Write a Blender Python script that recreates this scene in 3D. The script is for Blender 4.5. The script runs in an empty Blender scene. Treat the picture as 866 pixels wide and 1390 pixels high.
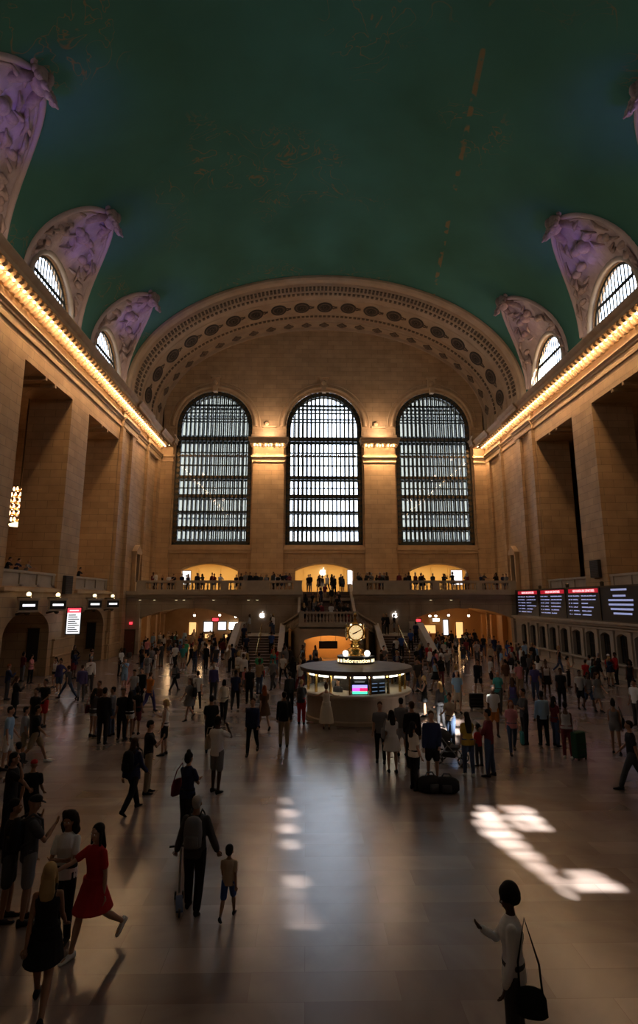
import bpy, bmesh, math, random
from mathutils import Vector, Matrix, noise
S=bpy.context.scene; COL=S.collection; PI=math.pi; R=math.radians
rnd=random.Random(7)
# ------------------------------------------------------------------ camera maths (image is 866x1390)
F=810.;PX,PY=433.,650.;TH=R(11.5);YAW=math.atan(17/810.);CZ=4.8
def ray(px,py):
    x=(px-PX)/F; y=-(py-PY)/F
    fy=math.cos(TH)-math.sin(TH)*y; fz=math.sin(TH)+math.cos(TH)*y
    return x*math.cos(YAW)+fy*math.sin(YAW), -x*math.sin(YAW)+fy*math.cos(YAW), fz
def atz(px,py,z=0.):
    r=ray(px,py);t=(z-CZ)/r[2];return r[0]*t,r[1]*t
def project(X,Y,Z):
    fx=X*math.cos(YAW)-Y*math.sin(YAW); fy=X*math.sin(YAW)+Y*math.cos(YAW); z=Z-CZ
    d=fy*math.cos(TH)+z*math.sin(TH); v=-fy*math.sin(TH)+z*math.cos(TH)
    return PX+F*fx/d,PY-F*v/d
cam=bpy.data.cameras.new('camera'); co=bpy.data.objects.new('camera',cam); COL.objects.link(co)
cam.sensor_fit='HORIZONTAL'; cam.sensor_width=36; cam.lens=F/866*36; cam.shift_y=-45/866; cam.clip_end=600
co.location=(0,0,CZ); co.rotation_euler=(PI/2+TH,0,-YAW)
S.camera=co
# ------------------------------------------------------------------ materials
def mat(name,col,rough=.6,metal=0,emit=None,es=0,spec=.5,build=None):
    m=bpy.data.materials.new(name); m.use_nodes=True; nt=m.node_tree; b=nt.nodes['Principled BSDF']
    b.inputs['Base Color'].default_value=(*col,1); b.inputs['Roughness'].default_value=rough
    b.inputs['Metallic'].default_value=metal; b.inputs['Specular IOR Level'].default_value=spec
    if emit: b.inputs['Emission Color'].default_value=(*emit,1); b.inputs['Emission Strength'].default_value=es
    if build: build(nt,b)
    return m
def nd(nt,t,**k):
    n=nt.nodes.new(t)
    for a,v in k.items():
        if a.startswith('i_'): n.inputs[a[2:].replace('_',' ')].default_value=v
        else: setattr(n,a,v)
    return n
def wpos(nt,kind='uv'):
    g=nd(nt,'ShaderNodeNewGeometry'); 
    if kind=='pos': return g.outputs['Position']
    s=nd(nt,'ShaderNodeSeparateXYZ'); nt.links.new(g.outputs['Position'],s.inputs[0])
    a=nd(nt,'ShaderNodeMath',operation='ADD'); nt.links.new(s.outputs[0],a.inputs[0]); nt.links.new(s.outputs[1],a.inputs[1])
    c=nd(nt,'ShaderNodeCombineXYZ'); nt.links.new(a.outputs[0],c.inputs[0]); nt.links.new(s.outputs[2],c.inputs[1]); return c.outputs[0]
def stone(name,c1,c2,joint,bw=1.5,bh=.55,rough=.65,bump=.25):
    def B(nt,b):
        br=nd(nt,'ShaderNodeTexBrick'); br.offset=.5
        for k,v in (('Color1',(*c1,1)),('Color2',(*c2,1)),('Mortar',(*joint,1)),('Scale',1.),('Mortar Size',.014),('Mortar Smooth',.3),('Bias',0.),('Brick Width',bw),('Row Height',bh)): br.inputs[k].default_value=v
        nt.links.new(wpos(nt),br.inputs['Vector'])
        nz=nd(nt,'ShaderNodeTexNoise'); nz.inputs['Scale'].default_value=.9; nz.inputs['Detail'].default_value=6; nt.links.new(wpos(nt,'pos'),nz.inputs['Vector'])
        mx=nd(nt,'ShaderNodeMix',data_type='RGBA',blend_type='MULTIPLY'); mx.inputs[0].default_value=.55
        nt.links.new(br.outputs['Color'],mx.inputs[6])
        cr=nd(nt,'ShaderNodeValToRGB'); cr.color_ramp.elements[0].color=(.6,.57,.55,1); cr.color_ramp.elements[0].position=.3; cr.color_ramp.elements[1].color=(1,1,1,1); cr.color_ramp.elements[1].position=.7
        nt.links.new(nz.outputs['Fac'],cr.inputs[0]); nt.links.new(cr.outputs[0],mx.inputs[7]); nt.links.new(mx.outputs[2],b.inputs['Base Color'])
        bp=nd(nt,'ShaderNodeBump'); bp.inputs['Strength'].default_value=bump; bp.inputs['Distance'].default_value=.03
        inv=nd(nt,'ShaderNodeMath',operation='SUBTRACT'); inv.inputs[0].default_value=1; nt.links.new(br.outputs['Fac'],inv.inputs[1])
        nt.links.new(inv.outputs[0],bp.inputs['Height']); nt.links.new(bp.outputs[0],b.inputs['Normal'])
    return mat(name,c1,rough,build=B,spec=.3)
def noisy(name,c1,c2,scale=2.,rough=.7,bump=.0,detail=5,metal=0,spec=.3,dist=.05):
    def B(nt,b):
        nz=nd(nt,'ShaderNodeTexNoise'); nz.inputs['Scale'].default_value=scale; nz.inputs['Detail'].default_value=detail
        nt.links.new(wpos(nt,'pos'),nz.inputs['Vector'])
        cr=nd(nt,'ShaderNodeValToRGB'); e=cr.color_ramp.elements; e[0].color=(*c1,1); e[1].color=(*c2,1); e[0].position=.3; e[1].position=.7
        nt.links.new(nz.outputs['Fac'],cr.inputs[0]); nt.links.new(cr.outputs[0],b.inputs['Base Color'])
        if bump:
            bp=nd(nt,'ShaderNodeBump'); bp.inputs['Strength'].default_value=bump; bp.inputs['Distance'].default_value=dist
            nt.links.new(nz.outputs['Fac'],bp.inputs['Height']); nt.links.new(bp.outputs[0],b.inputs['Normal'])
    return mat(name,c1,rough,metal,build=B,spec=spec)
def floor_build(nt,b):
    br=nd(nt,'ShaderNodeTexBrick'); br.offset=.37
    for k,v in (('Color1',(.31,.265,.255,1)),('Color2',(.20,.16,.15,1)),('Mortar',(.2,.155,.14,1)),('Scale',1.),('Mortar Size',.004),('Mortar Smooth',.1),('Bias',-.1),('Brick Width',1.9),('Row Height',.6)): br.inputs[k].default_value=v
    g=wpos(nt,'pos'); nt.links.new(g,br.inputs['Vector'])
    nz=nd(nt,'ShaderNodeTexNoise'); nz.inputs['Scale'].default_value=.55; nz.inputs['Detail'].default_value=7; nz.inputs['Distortion'].default_value=.8; nt.links.new(g,nz.inputs['Vector'])
    cr=nd(nt,'ShaderNodeValToRGB'); cr.color_ramp.elements[0].color=(.62,.55,.53,1); cr.color_ramp.elements[0].position=.32; cr.color_ramp.elements[1].color=(1.1,1.07,1.05,1); cr.color_ramp.elements[1].position=.66
    nt.links.new(nz.outputs['Fac'],cr.inputs[0])
    mx=nd(nt,'ShaderNodeMix',data_type='RGBA',blend_type='MULTIPLY'); mx.inputs[0].default_value=1
    nt.links.new(br.outputs['Color'],mx.inputs[6]); nt.links.new(cr.outputs[0],mx.inputs[7]); nt.links.new(mx.outputs[2],b.inputs['Base Color'])
    n2=nd(nt,'ShaderNodeTexNoise'); n2.inputs['Scale'].default_value=.4; n2.inputs['Detail'].default_value=2; nt.links.new(g,n2.inputs['Vector'])
    mr=nd(nt,'ShaderNodeMapRange'); mr.inputs['To Min'].default_value=.20; mr.inputs['To Max'].default_value=.26; nt.links.new(n2.outputs['Fac'],mr.inputs['Value']); nt.links.new(mr.outputs[0],b.inputs['Roughness'])
    
def ceil_build(nt,b):
    g=wpos(nt,'pos')
    nz=nd(nt,'ShaderNodeTexNoise'); nz.inputs['Scale'].default_value=.16; nz.inputs['Detail'].default_value=5; nt.links.new(g,nz.inputs['Vector'])
    cr=nd(nt,'ShaderNodeValToRGB'); e=cr.color_ramp.elements; e[0].color=(.039,.128,.089,1); e[1].color=(.053,.172,.130,1); e[0].position=.3; e[1].position=.7
    nt.links.new(nz.outputs['Fac'],cr.inputs[0])
    # the painted gold figures: thin wandering lines and an ecliptic band
    n2=nd(nt,'ShaderNodeTexNoise'); n2.inputs['Scale'].default_value=.42; n2.inputs['Detail'].default_value=2.5; n2.inputs['Distortion'].default_value=1.5; nt.links.new(g,n2.inputs['Vector'])
    sb=nd(nt,'ShaderNodeMath',operation='SUBTRACT'); sb.inputs[1].default_value=.5; nt.links.new(n2.outputs['Fac'],sb.inputs[0])
    ab=nd(nt,'ShaderNodeMath',operation='ABSOLUTE'); nt.links.new(sb.outputs[0],ab.inputs[0])
    ln=nd(nt,'ShaderNodeMapRange'); ln.inputs['From Min'].default_value=.0; ln.inputs['From Max'].default_value=.013; ln.inputs['To Min'].default_value=1; ln.inputs['To Max'].default_value=0; nt.links.new(ab.outputs[0],ln.inputs['Value'])
    n3=nd(nt,'ShaderNodeTexNoise'); n3.inputs['Scale'].default_value=.11; n3.inputs['Detail'].default_value=1; nt.links.new(g,n3.inputs['Vector'])
    pk=nd(nt,'ShaderNodeMapRange'); pk.inputs['From Min'].default_value=.53; pk.inputs['From Max'].default_value=.6; nt.links.new(n3.outputs['Fac'],pk.inputs['Value'])
    ml=nd(nt,'ShaderNodeMath',operation='MULTIPLY'); nt.links.new(ln.outputs[0],ml.inputs[0]); nt.links.new(pk.outputs[0],ml.inputs[1])
    sp=nd(nt,'ShaderNodeSeparateXYZ'); nt.links.new(g,sp.inputs[0])
    cv=nd(nt,'ShaderNodeMath',operation='MULTIPLY_ADD'); cv.inputs[1].default_value=.10; cv.inputs[2].default_value=7.4; nt.links.new(sp.outputs[1],cv.inputs[0])
    dx=nd(nt,'ShaderNodeMath',operation='SUBTRACT'); nt.links.new(sp.outputs[0],dx.inputs[0]); nt.links.new(cv.outputs[0],dx.inputs[1])
    da=nd(nt,'ShaderNodeMath',operation='ABSOLUTE'); nt.links.new(dx.outputs[0],da.inputs[0])
    bd=nd(nt,'ShaderNodeMapRange'); bd.inputs['From Min'].default_value=.12; bd.inputs['From Max'].default_value=.2; bd.inputs['To Min'].default_value=1; bd.inputs['To Max'].default_value=0; nt.links.new(da.outputs[0],bd.inputs['Value'])
    n4=nd(nt,'ShaderNodeTexNoise'); n4.inputs['Scale'].default_value=.8; nt.links.new(g,n4.inputs['Vector'])
    bk=nd(nt,'ShaderNodeMapRange'); bk.inputs['From Min'].default_value=.5; bk.inputs['From Max'].default_value=.56; nt.links.new(n4.outputs['Fac'],bk.inputs['Value'])
    m3=nd(nt,'ShaderNodeMath',operation='MULTIPLY'); nt.links.new(bd.outputs[0],m3.inputs[0]); nt.links.new(bk.outputs[0],m3.inputs[1])
    mxm=nd(nt,'ShaderNodeMath',operation='MAXIMUM'); nt.links.new(ml.outputs[0],mxm.inputs[0]); nt.links.new(m3.outputs[0],mxm.inputs[1])
    f=nd(nt,'ShaderNodeMath',operation='MULTIPLY'); f.inputs[1].default_value=.62; nt.links.new(mxm.outputs[0],f.inputs[0])
    mx=nd(nt,'ShaderNodeMix',data_type='RGBA'); nt.links.new(f.outputs[0],mx.inputs[0]); nt.links.new(cr.outputs[0],mx.inputs[6]); mx.inputs[7].default_value=(.30,.15,.05,1)
    nt.links.new(mx.outputs[2],b.inputs['Base Color'])
def pane_mat(name,tint=(.93,.97,.98)):
    m=bpy.data.materials.new(name); m.use_nodes=True; nt=m.node_tree; nt.nodes.clear()
    o=nd(nt,'ShaderNodeOutputMaterial'); t=nd(nt,'ShaderNodeBsdfTransparent'); t.inputs[0].default_value=(*tint,1)
    g=nd(nt,'ShaderNodeBsdfGlossy'); g.inputs['Roughness'].default_value=.05; mx=nd(nt,'ShaderNodeMixShader'); mx.inputs[0].default_value=.035
    nt.links.new(t.outputs[0],mx.inputs[1]); nt.links.new(g.outputs[0],mx.inputs[2]); nt.links.new(mx.outputs[0],o.inputs[0]); return m
M={}
M['stone']=stone('caen_stone',(.56,.375,.21),(.48,.315,.17),(.25,.17,.10))
M['stone2']=stone('balcony_stone',(.40,.32,.25),(.36,.29,.225),(.2,.15,.11),bw=2.4,bh=1.1)
M['smooth']=noisy('carved_stone',(.54,.375,.22),(.45,.30,.17),1.5,.6)
M['smooth2']=noisy('pale_stone',(.46,.39,.31),(.38,.32,.25),1.5,.6)
M['soffit']=noisy('arch_plaster',(.46,.34,.23),(.38,.27,.18),.8,.75)
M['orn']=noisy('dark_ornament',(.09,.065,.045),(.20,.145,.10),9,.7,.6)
M['lun']=noisy('lunette_plaster',(.46,.36,.33),(.34,.26,.25),1.2,.8,.4)
M['lunrim']=noisy('lunette_rim',(.46,.36,.33),(.42,.32,.29),1.2,.75)
M['cart']=noisy('cartouche_plaster',(.40,.29,.25),(.28,.2,.18),5,.8,.5)
M['floor']=mat('marble_floor',(.3,.2,.17),.25,build=floor_build,spec=1.0)
M['ceil']=mat('teal_ceiling',(.04,.2,.15),.8,build=ceil_build,spec=.2)
M['iron']=mat('window_iron',(.035,.045,.042),.5,.3)
M['bronze']=mat('bronze',(.10,.075,.045),.4,.7)
M['pane']=pane_mat('window_glass')
M['bglass']=pane_mat('booth_glass',(.75,.8,.78))
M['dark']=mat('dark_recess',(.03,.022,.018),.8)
M['black']=mat('black_plastic',(.015,.015,.016),.5)
M['brass']=mat('brass',(.62,.40,.13),.25,1)
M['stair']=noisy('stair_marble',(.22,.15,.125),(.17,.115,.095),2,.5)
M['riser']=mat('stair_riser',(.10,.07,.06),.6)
M['wood']=mat('brown_door',(.12,.035,.02),.5)
M['bulb']=mat('bulb_glow',(1,.8,.5),.4,emit=(1,.74,.42),es=6)
M['whitelamp']=mat('white_lamp_glow',(1,1,1),.4,emit=(1,.93,.8),es=4)
M['panelwhite']=mat('white_panel_glow',(1,1,1),.4,emit=(.95,.97,1),es=.8)
M['logo']=mat('white_logo_glow',(1,1,1),.4,emit=(1,.98,.93),es=1.3)
M['red_em']=mat('red_screen',(1,.1,.1),.4,emit=(1,.05,.08),es=1.2)
M['cream']=mat('store_wall',(.72,.52,.24),.6)
M['orange']=mat('ramp_wall',(.62,.36,.14),.6)
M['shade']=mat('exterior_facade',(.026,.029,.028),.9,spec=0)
# ------------------------------------------------------------------ mesh building
def tag(o,label=None,cat=None,group=None,kind=None):
    if label: o['label']=label
    if cat: o['category']=cat
    if group: o['group']=group
    if kind: o['kind']=kind
    return o
def empty(name,loc=(0,0,0),rz=0,**k):
    o=bpy.data.objects.new(name,None); COL.objects.link(o); o.location=loc; o.rotation_euler=(0,0,rz); o.empty_display_size=.2
    return tag(o,**k)
def link(name,me,parent=None,mat=None):
    o=bpy.data.objects.new(name,me); COL.objects.link(o)
    if parent: o.parent=parent
    return o
class MB:
    def __init__(s): s.v=[];s.f=[];s.mi=[]
    def add(s,vs,fs,mi=0):
        n=len(s.v); s.v+= [tuple(v) for v in vs]; s.f+=[tuple(i+n for i in f) for f in fs]; s.mi+=[mi]*len(fs)
    def box(s,x0,x1,y0,y1,z0,z1,mi=0):
        s.add([(x0,y0,z0),(x1,y0,z0),(x1,y1,z0),(x0,y1,z0),(x0,y0,z1),(x1,y0,z1),(x1,y1,z1),(x0,y1,z1)],
              [(0,3,2,1),(4,5,6,7),(0,1,5,4),(1,2,6,5),(2,3,7,6),(3,0,4,7)],mi)
    def obox(s,c,u,v,w,mi=0):   # centre and three half-axis vectors
        c,u,v,w=map(Vector,(c,u,v,w)); vs=[c+a*u+b*v+d*w for d in(-1,1) for a,b in((-1,-1),(1,-1),(1,1),(-1,1))]
        s.add(vs,[(0,3,2,1),(4,5,6,7),(0,1,5,4),(1,2,6,5),(2,3,7,6),(3,0,4,7)],mi)
    def prism(s,pts,d,mi=0):    # planar polygon points extruded by vector d
        d=Vector(d); n=len(pts); a=[Vector(p) for p in pts]; b=[p+d for p in a]
        s.add(a+b,[tuple(range(n))[::-1],tuple(range(n,2*n))]+[(i,(i+1)%n,n+(i+1)%n,n+i) for i in range(n)],mi)
    def strip(s,A,B,mi=0,closed=False):
        n=len(A); s.add(list(A)+list(B),[(i,(i+1)%n,n+(i+1)%n,n+i) for i in range(n if closed else n-1)],mi)
    def rings(s,rs,mi=0,caps=True,closed=True):
        n=len(rs[0]); base=len(s.v)
        for r in rs: s.v+=[tuple(p) for p in r]
        c=0
        for k in range(len(rs)-1):
            for i in range(n if closed else n-1):
                j=(i+1)%n; s.f.append((base+k*n+i,base+k*n+j,base+(k+1)*n+j,base+(k+1)*n+i)); s.mi.append(mi)
        if caps:
            s.f.append(tuple(base+i for i in range(n))[::-1]); s.f.append(tuple(base+(len(rs)-1)*n+i for i in range(n))); s.mi+=[mi,mi]
    def lathe(s,prof,c=(0,0,0),n=16,mi=0,caps=True,sx=1,sy=1):
        s.rings([[(c[0]+r*sx*math.cos(2*PI*i/n),c[1]+r*sy*math.sin(2*PI*i/n),c[2]+z) for i in range(n)] for r,z in prof],mi,caps)
    def tube(s,pts,rad,n=8,mi=0,caps=True,sx=1.,up=None):
        pts=[Vector(p) for p in pts]; rads=rad if isinstance(rad,(list,tuple)) else [rad]*len(pts); rs=[]
        prev=None
        for i,p in enumerate(pts):
            t=(pts[min(i+1,len(pts)-1)]-pts[max(i-1,0)]).normalized()
            if prev is None:
                a=Vector(up) if up else (Vector((0,0,1)) if abs(t.z)<.9 else Vector((0,1,0)))
            else: a=prev
            u=(a-t*a.dot(t)).normalized(); w=t.cross(u); prev=u
            rs.append([p+u*math.cos(2*PI*k/n)*rads[i]+w*math.sin(2*PI*k/n)*rads[i]*sx for k in range(n)])
        s.rings(rs,mi,caps)
    def sphere(s,c,r,nu=12,nv=8,mi=0):
        rx,ry,rz=(r,r,r) if not isinstance(r,(tuple,list)) else r
        s.rings([[(c[0]+rx*math.sin(PI*(j+.02)/(nv+.04))*math.cos(2*PI*i/nu),c[1]+ry*math.sin(PI*(j+.02)/(nv+.04))*math.sin(2*PI*i/nu),c[2]-rz*math.cos(PI*(j+.02)/(nv+.04))) for i in range(nu)] for j in range(nv+1)],mi)
    def mesh(s,name,mats,smooth=False):
        me=bpy.data.meshes.new(name); me.from_pydata(s.v,[],s.f)
        for m in (mats if isinstance(mats,(list,tuple)) else [mats]): me.materials.append(m)
        for p,i in zip(me.polygons,s.mi): p.material_index=i; p.use_smooth=smooth
        bm=bmesh.new(); bm.from_mesh(me); bmesh.ops.recalc_face_normals(bm,faces=bm.faces); bm.to_mesh(me); bm.free()
        me.update(); return me
    def build(s,name,mats,parent=None,smooth=False,loc=None,**k):
        o=link(name,s.mesh(name,mats,smooth),parent)
        if loc: o.location=loc
        return tag(o,**k)
def struct(o,label=None,cat='building part'): return tag(o,label,cat,kind='structure')
def copy_tree(o,parent=None):
    c=o.copy(); COL.objects.link(c)
    if parent: c.parent=parent
    for ch in o.children: copy_tree(ch,c)
    return c
def arch_top(c,hw,spring,rise,x):
    t=max(0.,1-((x-c)/hw)**2); return spring+rise*math.sqrt(t)
class Op:   # opening: centre, half width, bottom, spring, rise (0 = flat head)
    def __init__(s,c,hw,b,sp,rise=0,seg=False): s.c,s.hw,s.b,s.sp,s.rise,s.seg=c,hw,b,sp,rise,seg
    def top(s,u):
        if s.rise==0: return s.sp
        if s.seg:
            Rr=(s.hw**2+s.rise**2)/(2*s.rise); return s.sp+s.rise-Rr+math.sqrt(max(0,Rr*Rr-(u-s.c)**2))
        return arch_top(s.c,s.hw,s.sp,s.rise,u)
    def us(s,n=20):
        if s.rise==0: return [s.c-s.hw,s.c+s.hw]
        return [s.c-s.hw*math.cos(PI*i/n) for i in range(n+1)]
def opwall(mb,mp,u0,u1,z0,top,ops,depth,mi=0,back=True):
    """wall in the (u,z) plane; mp(u,z,d) -> world; openings cut right through, reveals of the given depth"""
    topf=top if callable(top) else (lambda u:top)
    us={u0,u1}
    for o in ops: us|=set(o.us())
    if callable(top): us|={u0+(u1-u0)*(.5-.5*math.cos(PI*i/60)) for i in range(61)}
    us=sorted(u for u in us if u0-1e-6<=u<=u1+1e-6)
    us=[u for i,u in enumerate(us) if i==0 or u-us[i-1]>1e-4]
    for a,b in zip(us,us[1:]):
        m=(a+b)/2; cut=sorted([o for o in ops if abs(m-o.c)<o.hw],key=lambda o:o.b)
        lo=lambda u:z0
        for o in cut:
            if not (o.b<=z0+1e-6 and lo(0)==z0):
                for d in ((0,depth) if back else (0,)): mb.add([mp(a,lo(a),d),mp(b,lo(b),d),mp(b,o.b,d),mp(a,o.b,d)],[(0,1,2,3)],mi)
                if depth: mb.add([mp(a,o.b,0),mp(b,o.b,0),mp(b,o.b,depth),mp(a,o.b,depth)],[(0,1,2,3)],mi)
            if depth: mb.add([mp(a,o.top(a),0),mp(b,o.top(b),0),mp(b,o.top(b),depth),mp(a,o.top(a),depth)],[(0,1,2,3)],mi)
            lo=o.top
        for d in ((0,depth) if back else (0,)): mb.add([mp(a,lo(a),d),mp(b,lo(b),d),mp(b,topf(b),d),mp(a,topf(a),d)],[(0,1,2,3)],mi)
    if depth:
        for o in ops:
            for e in (o.c-o.hw,o.c+o.hw):
                if u0-1e-6<=e<=u1+1e-6: mb.add([mp(e,o.b,0),mp(e,o.top(e),0),mp(e,o.top(e),depth),mp(e,o.b,depth)],[(0,1,2,3)],mi)
# ------------------------------------------------------------------ dimensions
XC=1.98; XL,XR=-16.8,20.76; YB=66.6; YF=56.5; YW=-13.4; VA,VB,VZ=20.,12.5,25.4
ZB=5.6                                     # balcony floor
BAYS=[48.2,37.5,26.75,16.,5.25,-5.5]; LUN=[51.4,39.5,27.6,15.7,3.8,-8.1]
# floor
mb=MB(); mb.box(-30,34,-14,78,-.4,0); struct(mb.build('floor',M['floor']),'pinkish marble slab floor of the concourse','floor')
# side walls
for side,X0,sg in (('left',XL,-1),('right',XR,1)):
    mp=lambda u,z,d,X0=X0,sg=sg:(X0+sg*d,u,z)
    mb=MB(); ops=[Op(c,3.68,ZB,18.9) for c in BAYS]
    if side=='left': ops+=[Op(c,3.05,0,2.75,1.45) for c in BAYS]
    else: ops+=[Op(c,1.2,0,2.5) for c in BAYS[2:]]
    opwall(mb,mp,YW,YB,0,23.4,ops,1.0 if False else 3.0)
    # pilaster strips flanking the end bay and pier plinths
    for y0,y1 in ((52.15,52.85),(55.2,56.3),(60.9,61.6),(64.9,66.6)):
        mb.box(min(X0,X0-sg*.28),max(X0,X0-sg*.28),y0,y1,ZB if y0>56 else 0,20.3)
    if side=='left':
        edges=[YF]+[v for c in BAYS for v in (c+3.68,c-3.68)]+[YW]
        for y1,y0 in zip(edges[::2],edges[1::2]):
            a=y0-.0;b=y1+.0
            mb.box(X0,X0+.22,a,b,0,1.05); mb.box(X0,X0+.3,a-.04,b+.04,1.05,1.2); mb.box(X0,X0+.12,a,b,1.2,2.15); mb.box(X0,X0+.2,a-.03,b+.03,2.15,2.28)
    # upper wall between the cornice and the vault, with openings for the lunette windows
    XU=XC+sg*(VA+.35)
    opu=[Op(c,3.4,25.05,25.2,3.55) for c in LUN]
    opwall(mb,lambda u,z,d,XU=XU,sg=sg:(XU+sg*d,u,z),YW,YF+1,23.0,32.9,opu,.5)
    struct(mb.build('wall_'+side,M['stone']),'tall stone wall of piers and deep openings on the %s'%side,'wall')
# side passages behind the deep openings (upper) and arches (lower)
for side,X0,sg in (('left',XL,-1),('right',XR,1)):
    mb=MB(); xa=X0+sg*3.0; xb=X0+sg*9.5
    x0,x1=min(xa,xb),max(xa,xb)
    mb.box(min(X0+sg*.4,xb),max(X0+sg*.4,xb),YW,YB,4.75,ZB-.02)      # floor slab between
    mb.box(x0,x1,YW,YB,20.,20.4)
    mb.box(xb-.15,xb+.15,YW,YB,0,20.4)
    for c in BAYS[:3]:
        y=c+5.37; mb.box(xb-sg*0 if sg<0 else xb-1.6, xb+1.6 if sg<0 else xb, y-.8,y+.8,ZB,20)
    for c in BAYS[:4]:
        for k in (-.5,.5): mb.box(min(X0,X0+sg*3),max(X0,X0+sg*3),c+k*1.4-.12,c+k*1.4+.12,18.68,18.95)
    mb.box(x0-4,x1+4,YB,YB+.3,0,20.4); mb.box(x0,x1,YW-.3,YW,0,20.4)
    struct(mb.build('trim_%d'%(1 if sg<0 else 2),M['stone']),'upper side hall behind the %s piers'%side,'passage')
    # lower: ends of the passages
    mb=MB(); 
    mb.box(x0,x1,YB-.3,YB,0,4.8); mb.box(x0,x1,YW,YW+.3,0,4.8)
    struct(mb.build('trim_%d'%(3 if sg<0 else 4),M['smooth']),'end walls of the lower %s passage'%side,'passage')
# vault with lunette cut-outs
def phig(y):
    for c in LUN:
        d=abs(y-c)
        if d<4.6: return math.asin(7./VB*math.sqrt(1-(d/4.6)**2))
    return 0.
ys={YW,YF+.3}
for c in LUN: ys|={c-4.6*math.cos(PI*i/28) for i in range(29)}
ys=sorted(y for y in ys if YW<=y<=YF+.3); mb=MB(); cols=[]
NP=56
def vp(phi,y,k=0.): return (XC+(VA-k)*math.cos(phi),y,VZ+(VB-k)*math.sin(phi))
for y in ys:
    g=phig(y); cols.append([vp(g+(PI-2*g)*i/NP,y) for i in range(NP+1)])
for a,b in zip(cols,cols[1:]): mb.strip(a,b)
for sg in (-1,1):
    X=XC+sg*VA
    yy=[YF+.3]+[v for c in LUN for v in (c+4.6,c-4.6)]+[YW]
    for y1,y0 in zip(yy[::2],yy[1::2]):
        if y1>y0: mb.add([(X,y0,23.2),(X,y1,23.2),(X,y1,VZ),(X,y0,VZ)],[(0,1,2,3)])
    mb.add([(X,YW,23.2),(X,YF+.3,23.2),(X+sg*.4,YF+.3,23.2),(X+sg*.4,YW,23.2)],[(0,1,2,3)])
# roof slabs outside, so that no daylight leaks in
mb.box(XC-24,XC+24,YF+1,YB+.4,39.2,39.6)
struct(mb.build('ceiling',M['ceil'],smooth=True),'teal barrel vault with faint gold figures','ceiling')
# lunettes
def lunette(c,sg):
    N=44;K=16; g=[]
    for i in range(N+1):
        t=PI*i/N; A=Vector((XC+sg*(VA+.33),c+3.42*math.cos(t),25.15+3.6*math.sin(t)))
        zz=VZ+7.*math.sin(t); ph=math.asin(min(1,(zz-VZ)/VB)); G=Vector((XC+sg*VA*math.cos(ph),c+4.6*math.cos(t),zz))
        row=[]
        for k in range(K+1):
            s=k/K; p=A.lerp(G,s)
            bul=math.sin(PI*s)*.25*math.sin(t)
            n=Vector((0,math.cos(t),math.sin(t)))
            d=0
            if 0<k<K:
                q=p*1.15; a=noise.noise(q*1.3); bb=noise.noise(q*2.6+Vector((9,3,1)))
                d=-(max(0,abs(a)*1.2-.12)+max(0,bb)*.5)*.55*min(1,math.sin(PI*s)*1.6)*min(1,math.sin(t)*2.4)
            row.append(p+n*(bul+d))
        g.append(row)
    root=empty('lunette_vault',(XC+sg*VA,c,VZ))
    root.location=(0,0,0)
    mb=MB()
    for a,b in zip(g,g[1:]): mb.strip(a,b)
    for e,row in ((0,g[0]),(1,g[-1])): mb.strip(row,[(p.x,p.y,p.z-2.1) for p in row])
    mb.build('relief_surface',M['lun'],root,smooth=True)
    # inner moulding round the window and outer rim along the groin
    mb=MB(); mb.tube([(XC+sg*(VA+.15),c+3.62*math.cos(PI*i/40),25.1+3.85*math.sin(PI*i/40)) for i in range(41)],.2,8)
    mb.tube([g[0][0]-Vector((sg*.15,-.1,2.0)),g[0][0]-Vector((sg*.15,-.1,-.1))],.26); mb.tube([g[-1][0]-Vector((sg*.15,.1,2.0)),g[-1][0]-Vector((sg*.15,.1,-.1))],.26)
    mb.build('window_moulding',M['smooth2'],root,smooth=True)
    mb=MB(); mb.tube([r[-1]*1. for r in g],.2,8); mb.tube([r[-1].lerp(r[0],.09) for r in g],.09,6); mb.build('groin_rim',M['lunrim'],root,smooth=True)
    # cartouche at the tip
    mb=MB(); T=g[N//2][-1]; ax=Vector((-sg*.75,0,-.55)).normalized()
    mb.sphere(T+ax*.15,(.55,.75,.8),14,10)
    for k in range(12):
        a=2*PI*k/12; r=.85+.2*(k%2); p=T+ax*.35+Vector((sg*.55*math.sin(a)*.7,r*math.cos(a),r*math.sin(a)*.8))
        mb.sphere(p,(.24,.26,.24),8,6); mb.tube([p,p+ax*.35+Vector((0,.1*math.cos(a),.25*math.sin(a)))],[.18,.05],6)
    for s2 in (-1,1):
        mb.tube([T+Vector((sg*(.3+.5*j),s2*(.5+.35*j-.06*j*j),-.1-.28*j))+ax*.3 for j in range(6)],[.3,.33,.3,.24,.2,.1],8)
    mb.sphere(T+ax*.7+Vector((0,0,.35)),(.3,.25,.45),10,8)
    mb.build('cartouche',M['cart'],root,smooth=True)
    # winged disc relief half way between the window and the tip
    mb=MB(); m=g[N//2][K//2]
    mb.sphere(m,(.55,.5,.5),12,8)
    for s2 in (-1,1):
        for j in range(5): 
            i=N//2+s2*(3+j*3); q=g[i][K//2+(-1 if j%2 else 1)]; mb.sphere(q,(.38-.03*j,.5,.34-.03*j),10,6)
    for j in range(26):
        i=rnd.randint(3,N-3); k=rnd.randint(3,K-3); q=g[i][k]; w=g[min(N,i+3)][min(K,k+2)] if j%2 else g[max(0,i-3)][min(K,k+2)]
        mid=(q+w)/2+Vector((-sg*.16,0,-.18)); mb.tube([q,mid,w],[.06,.15,.05],6)
    mb.build('relief_ornament',M['cart'],root,smooth=True)
    return root
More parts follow.
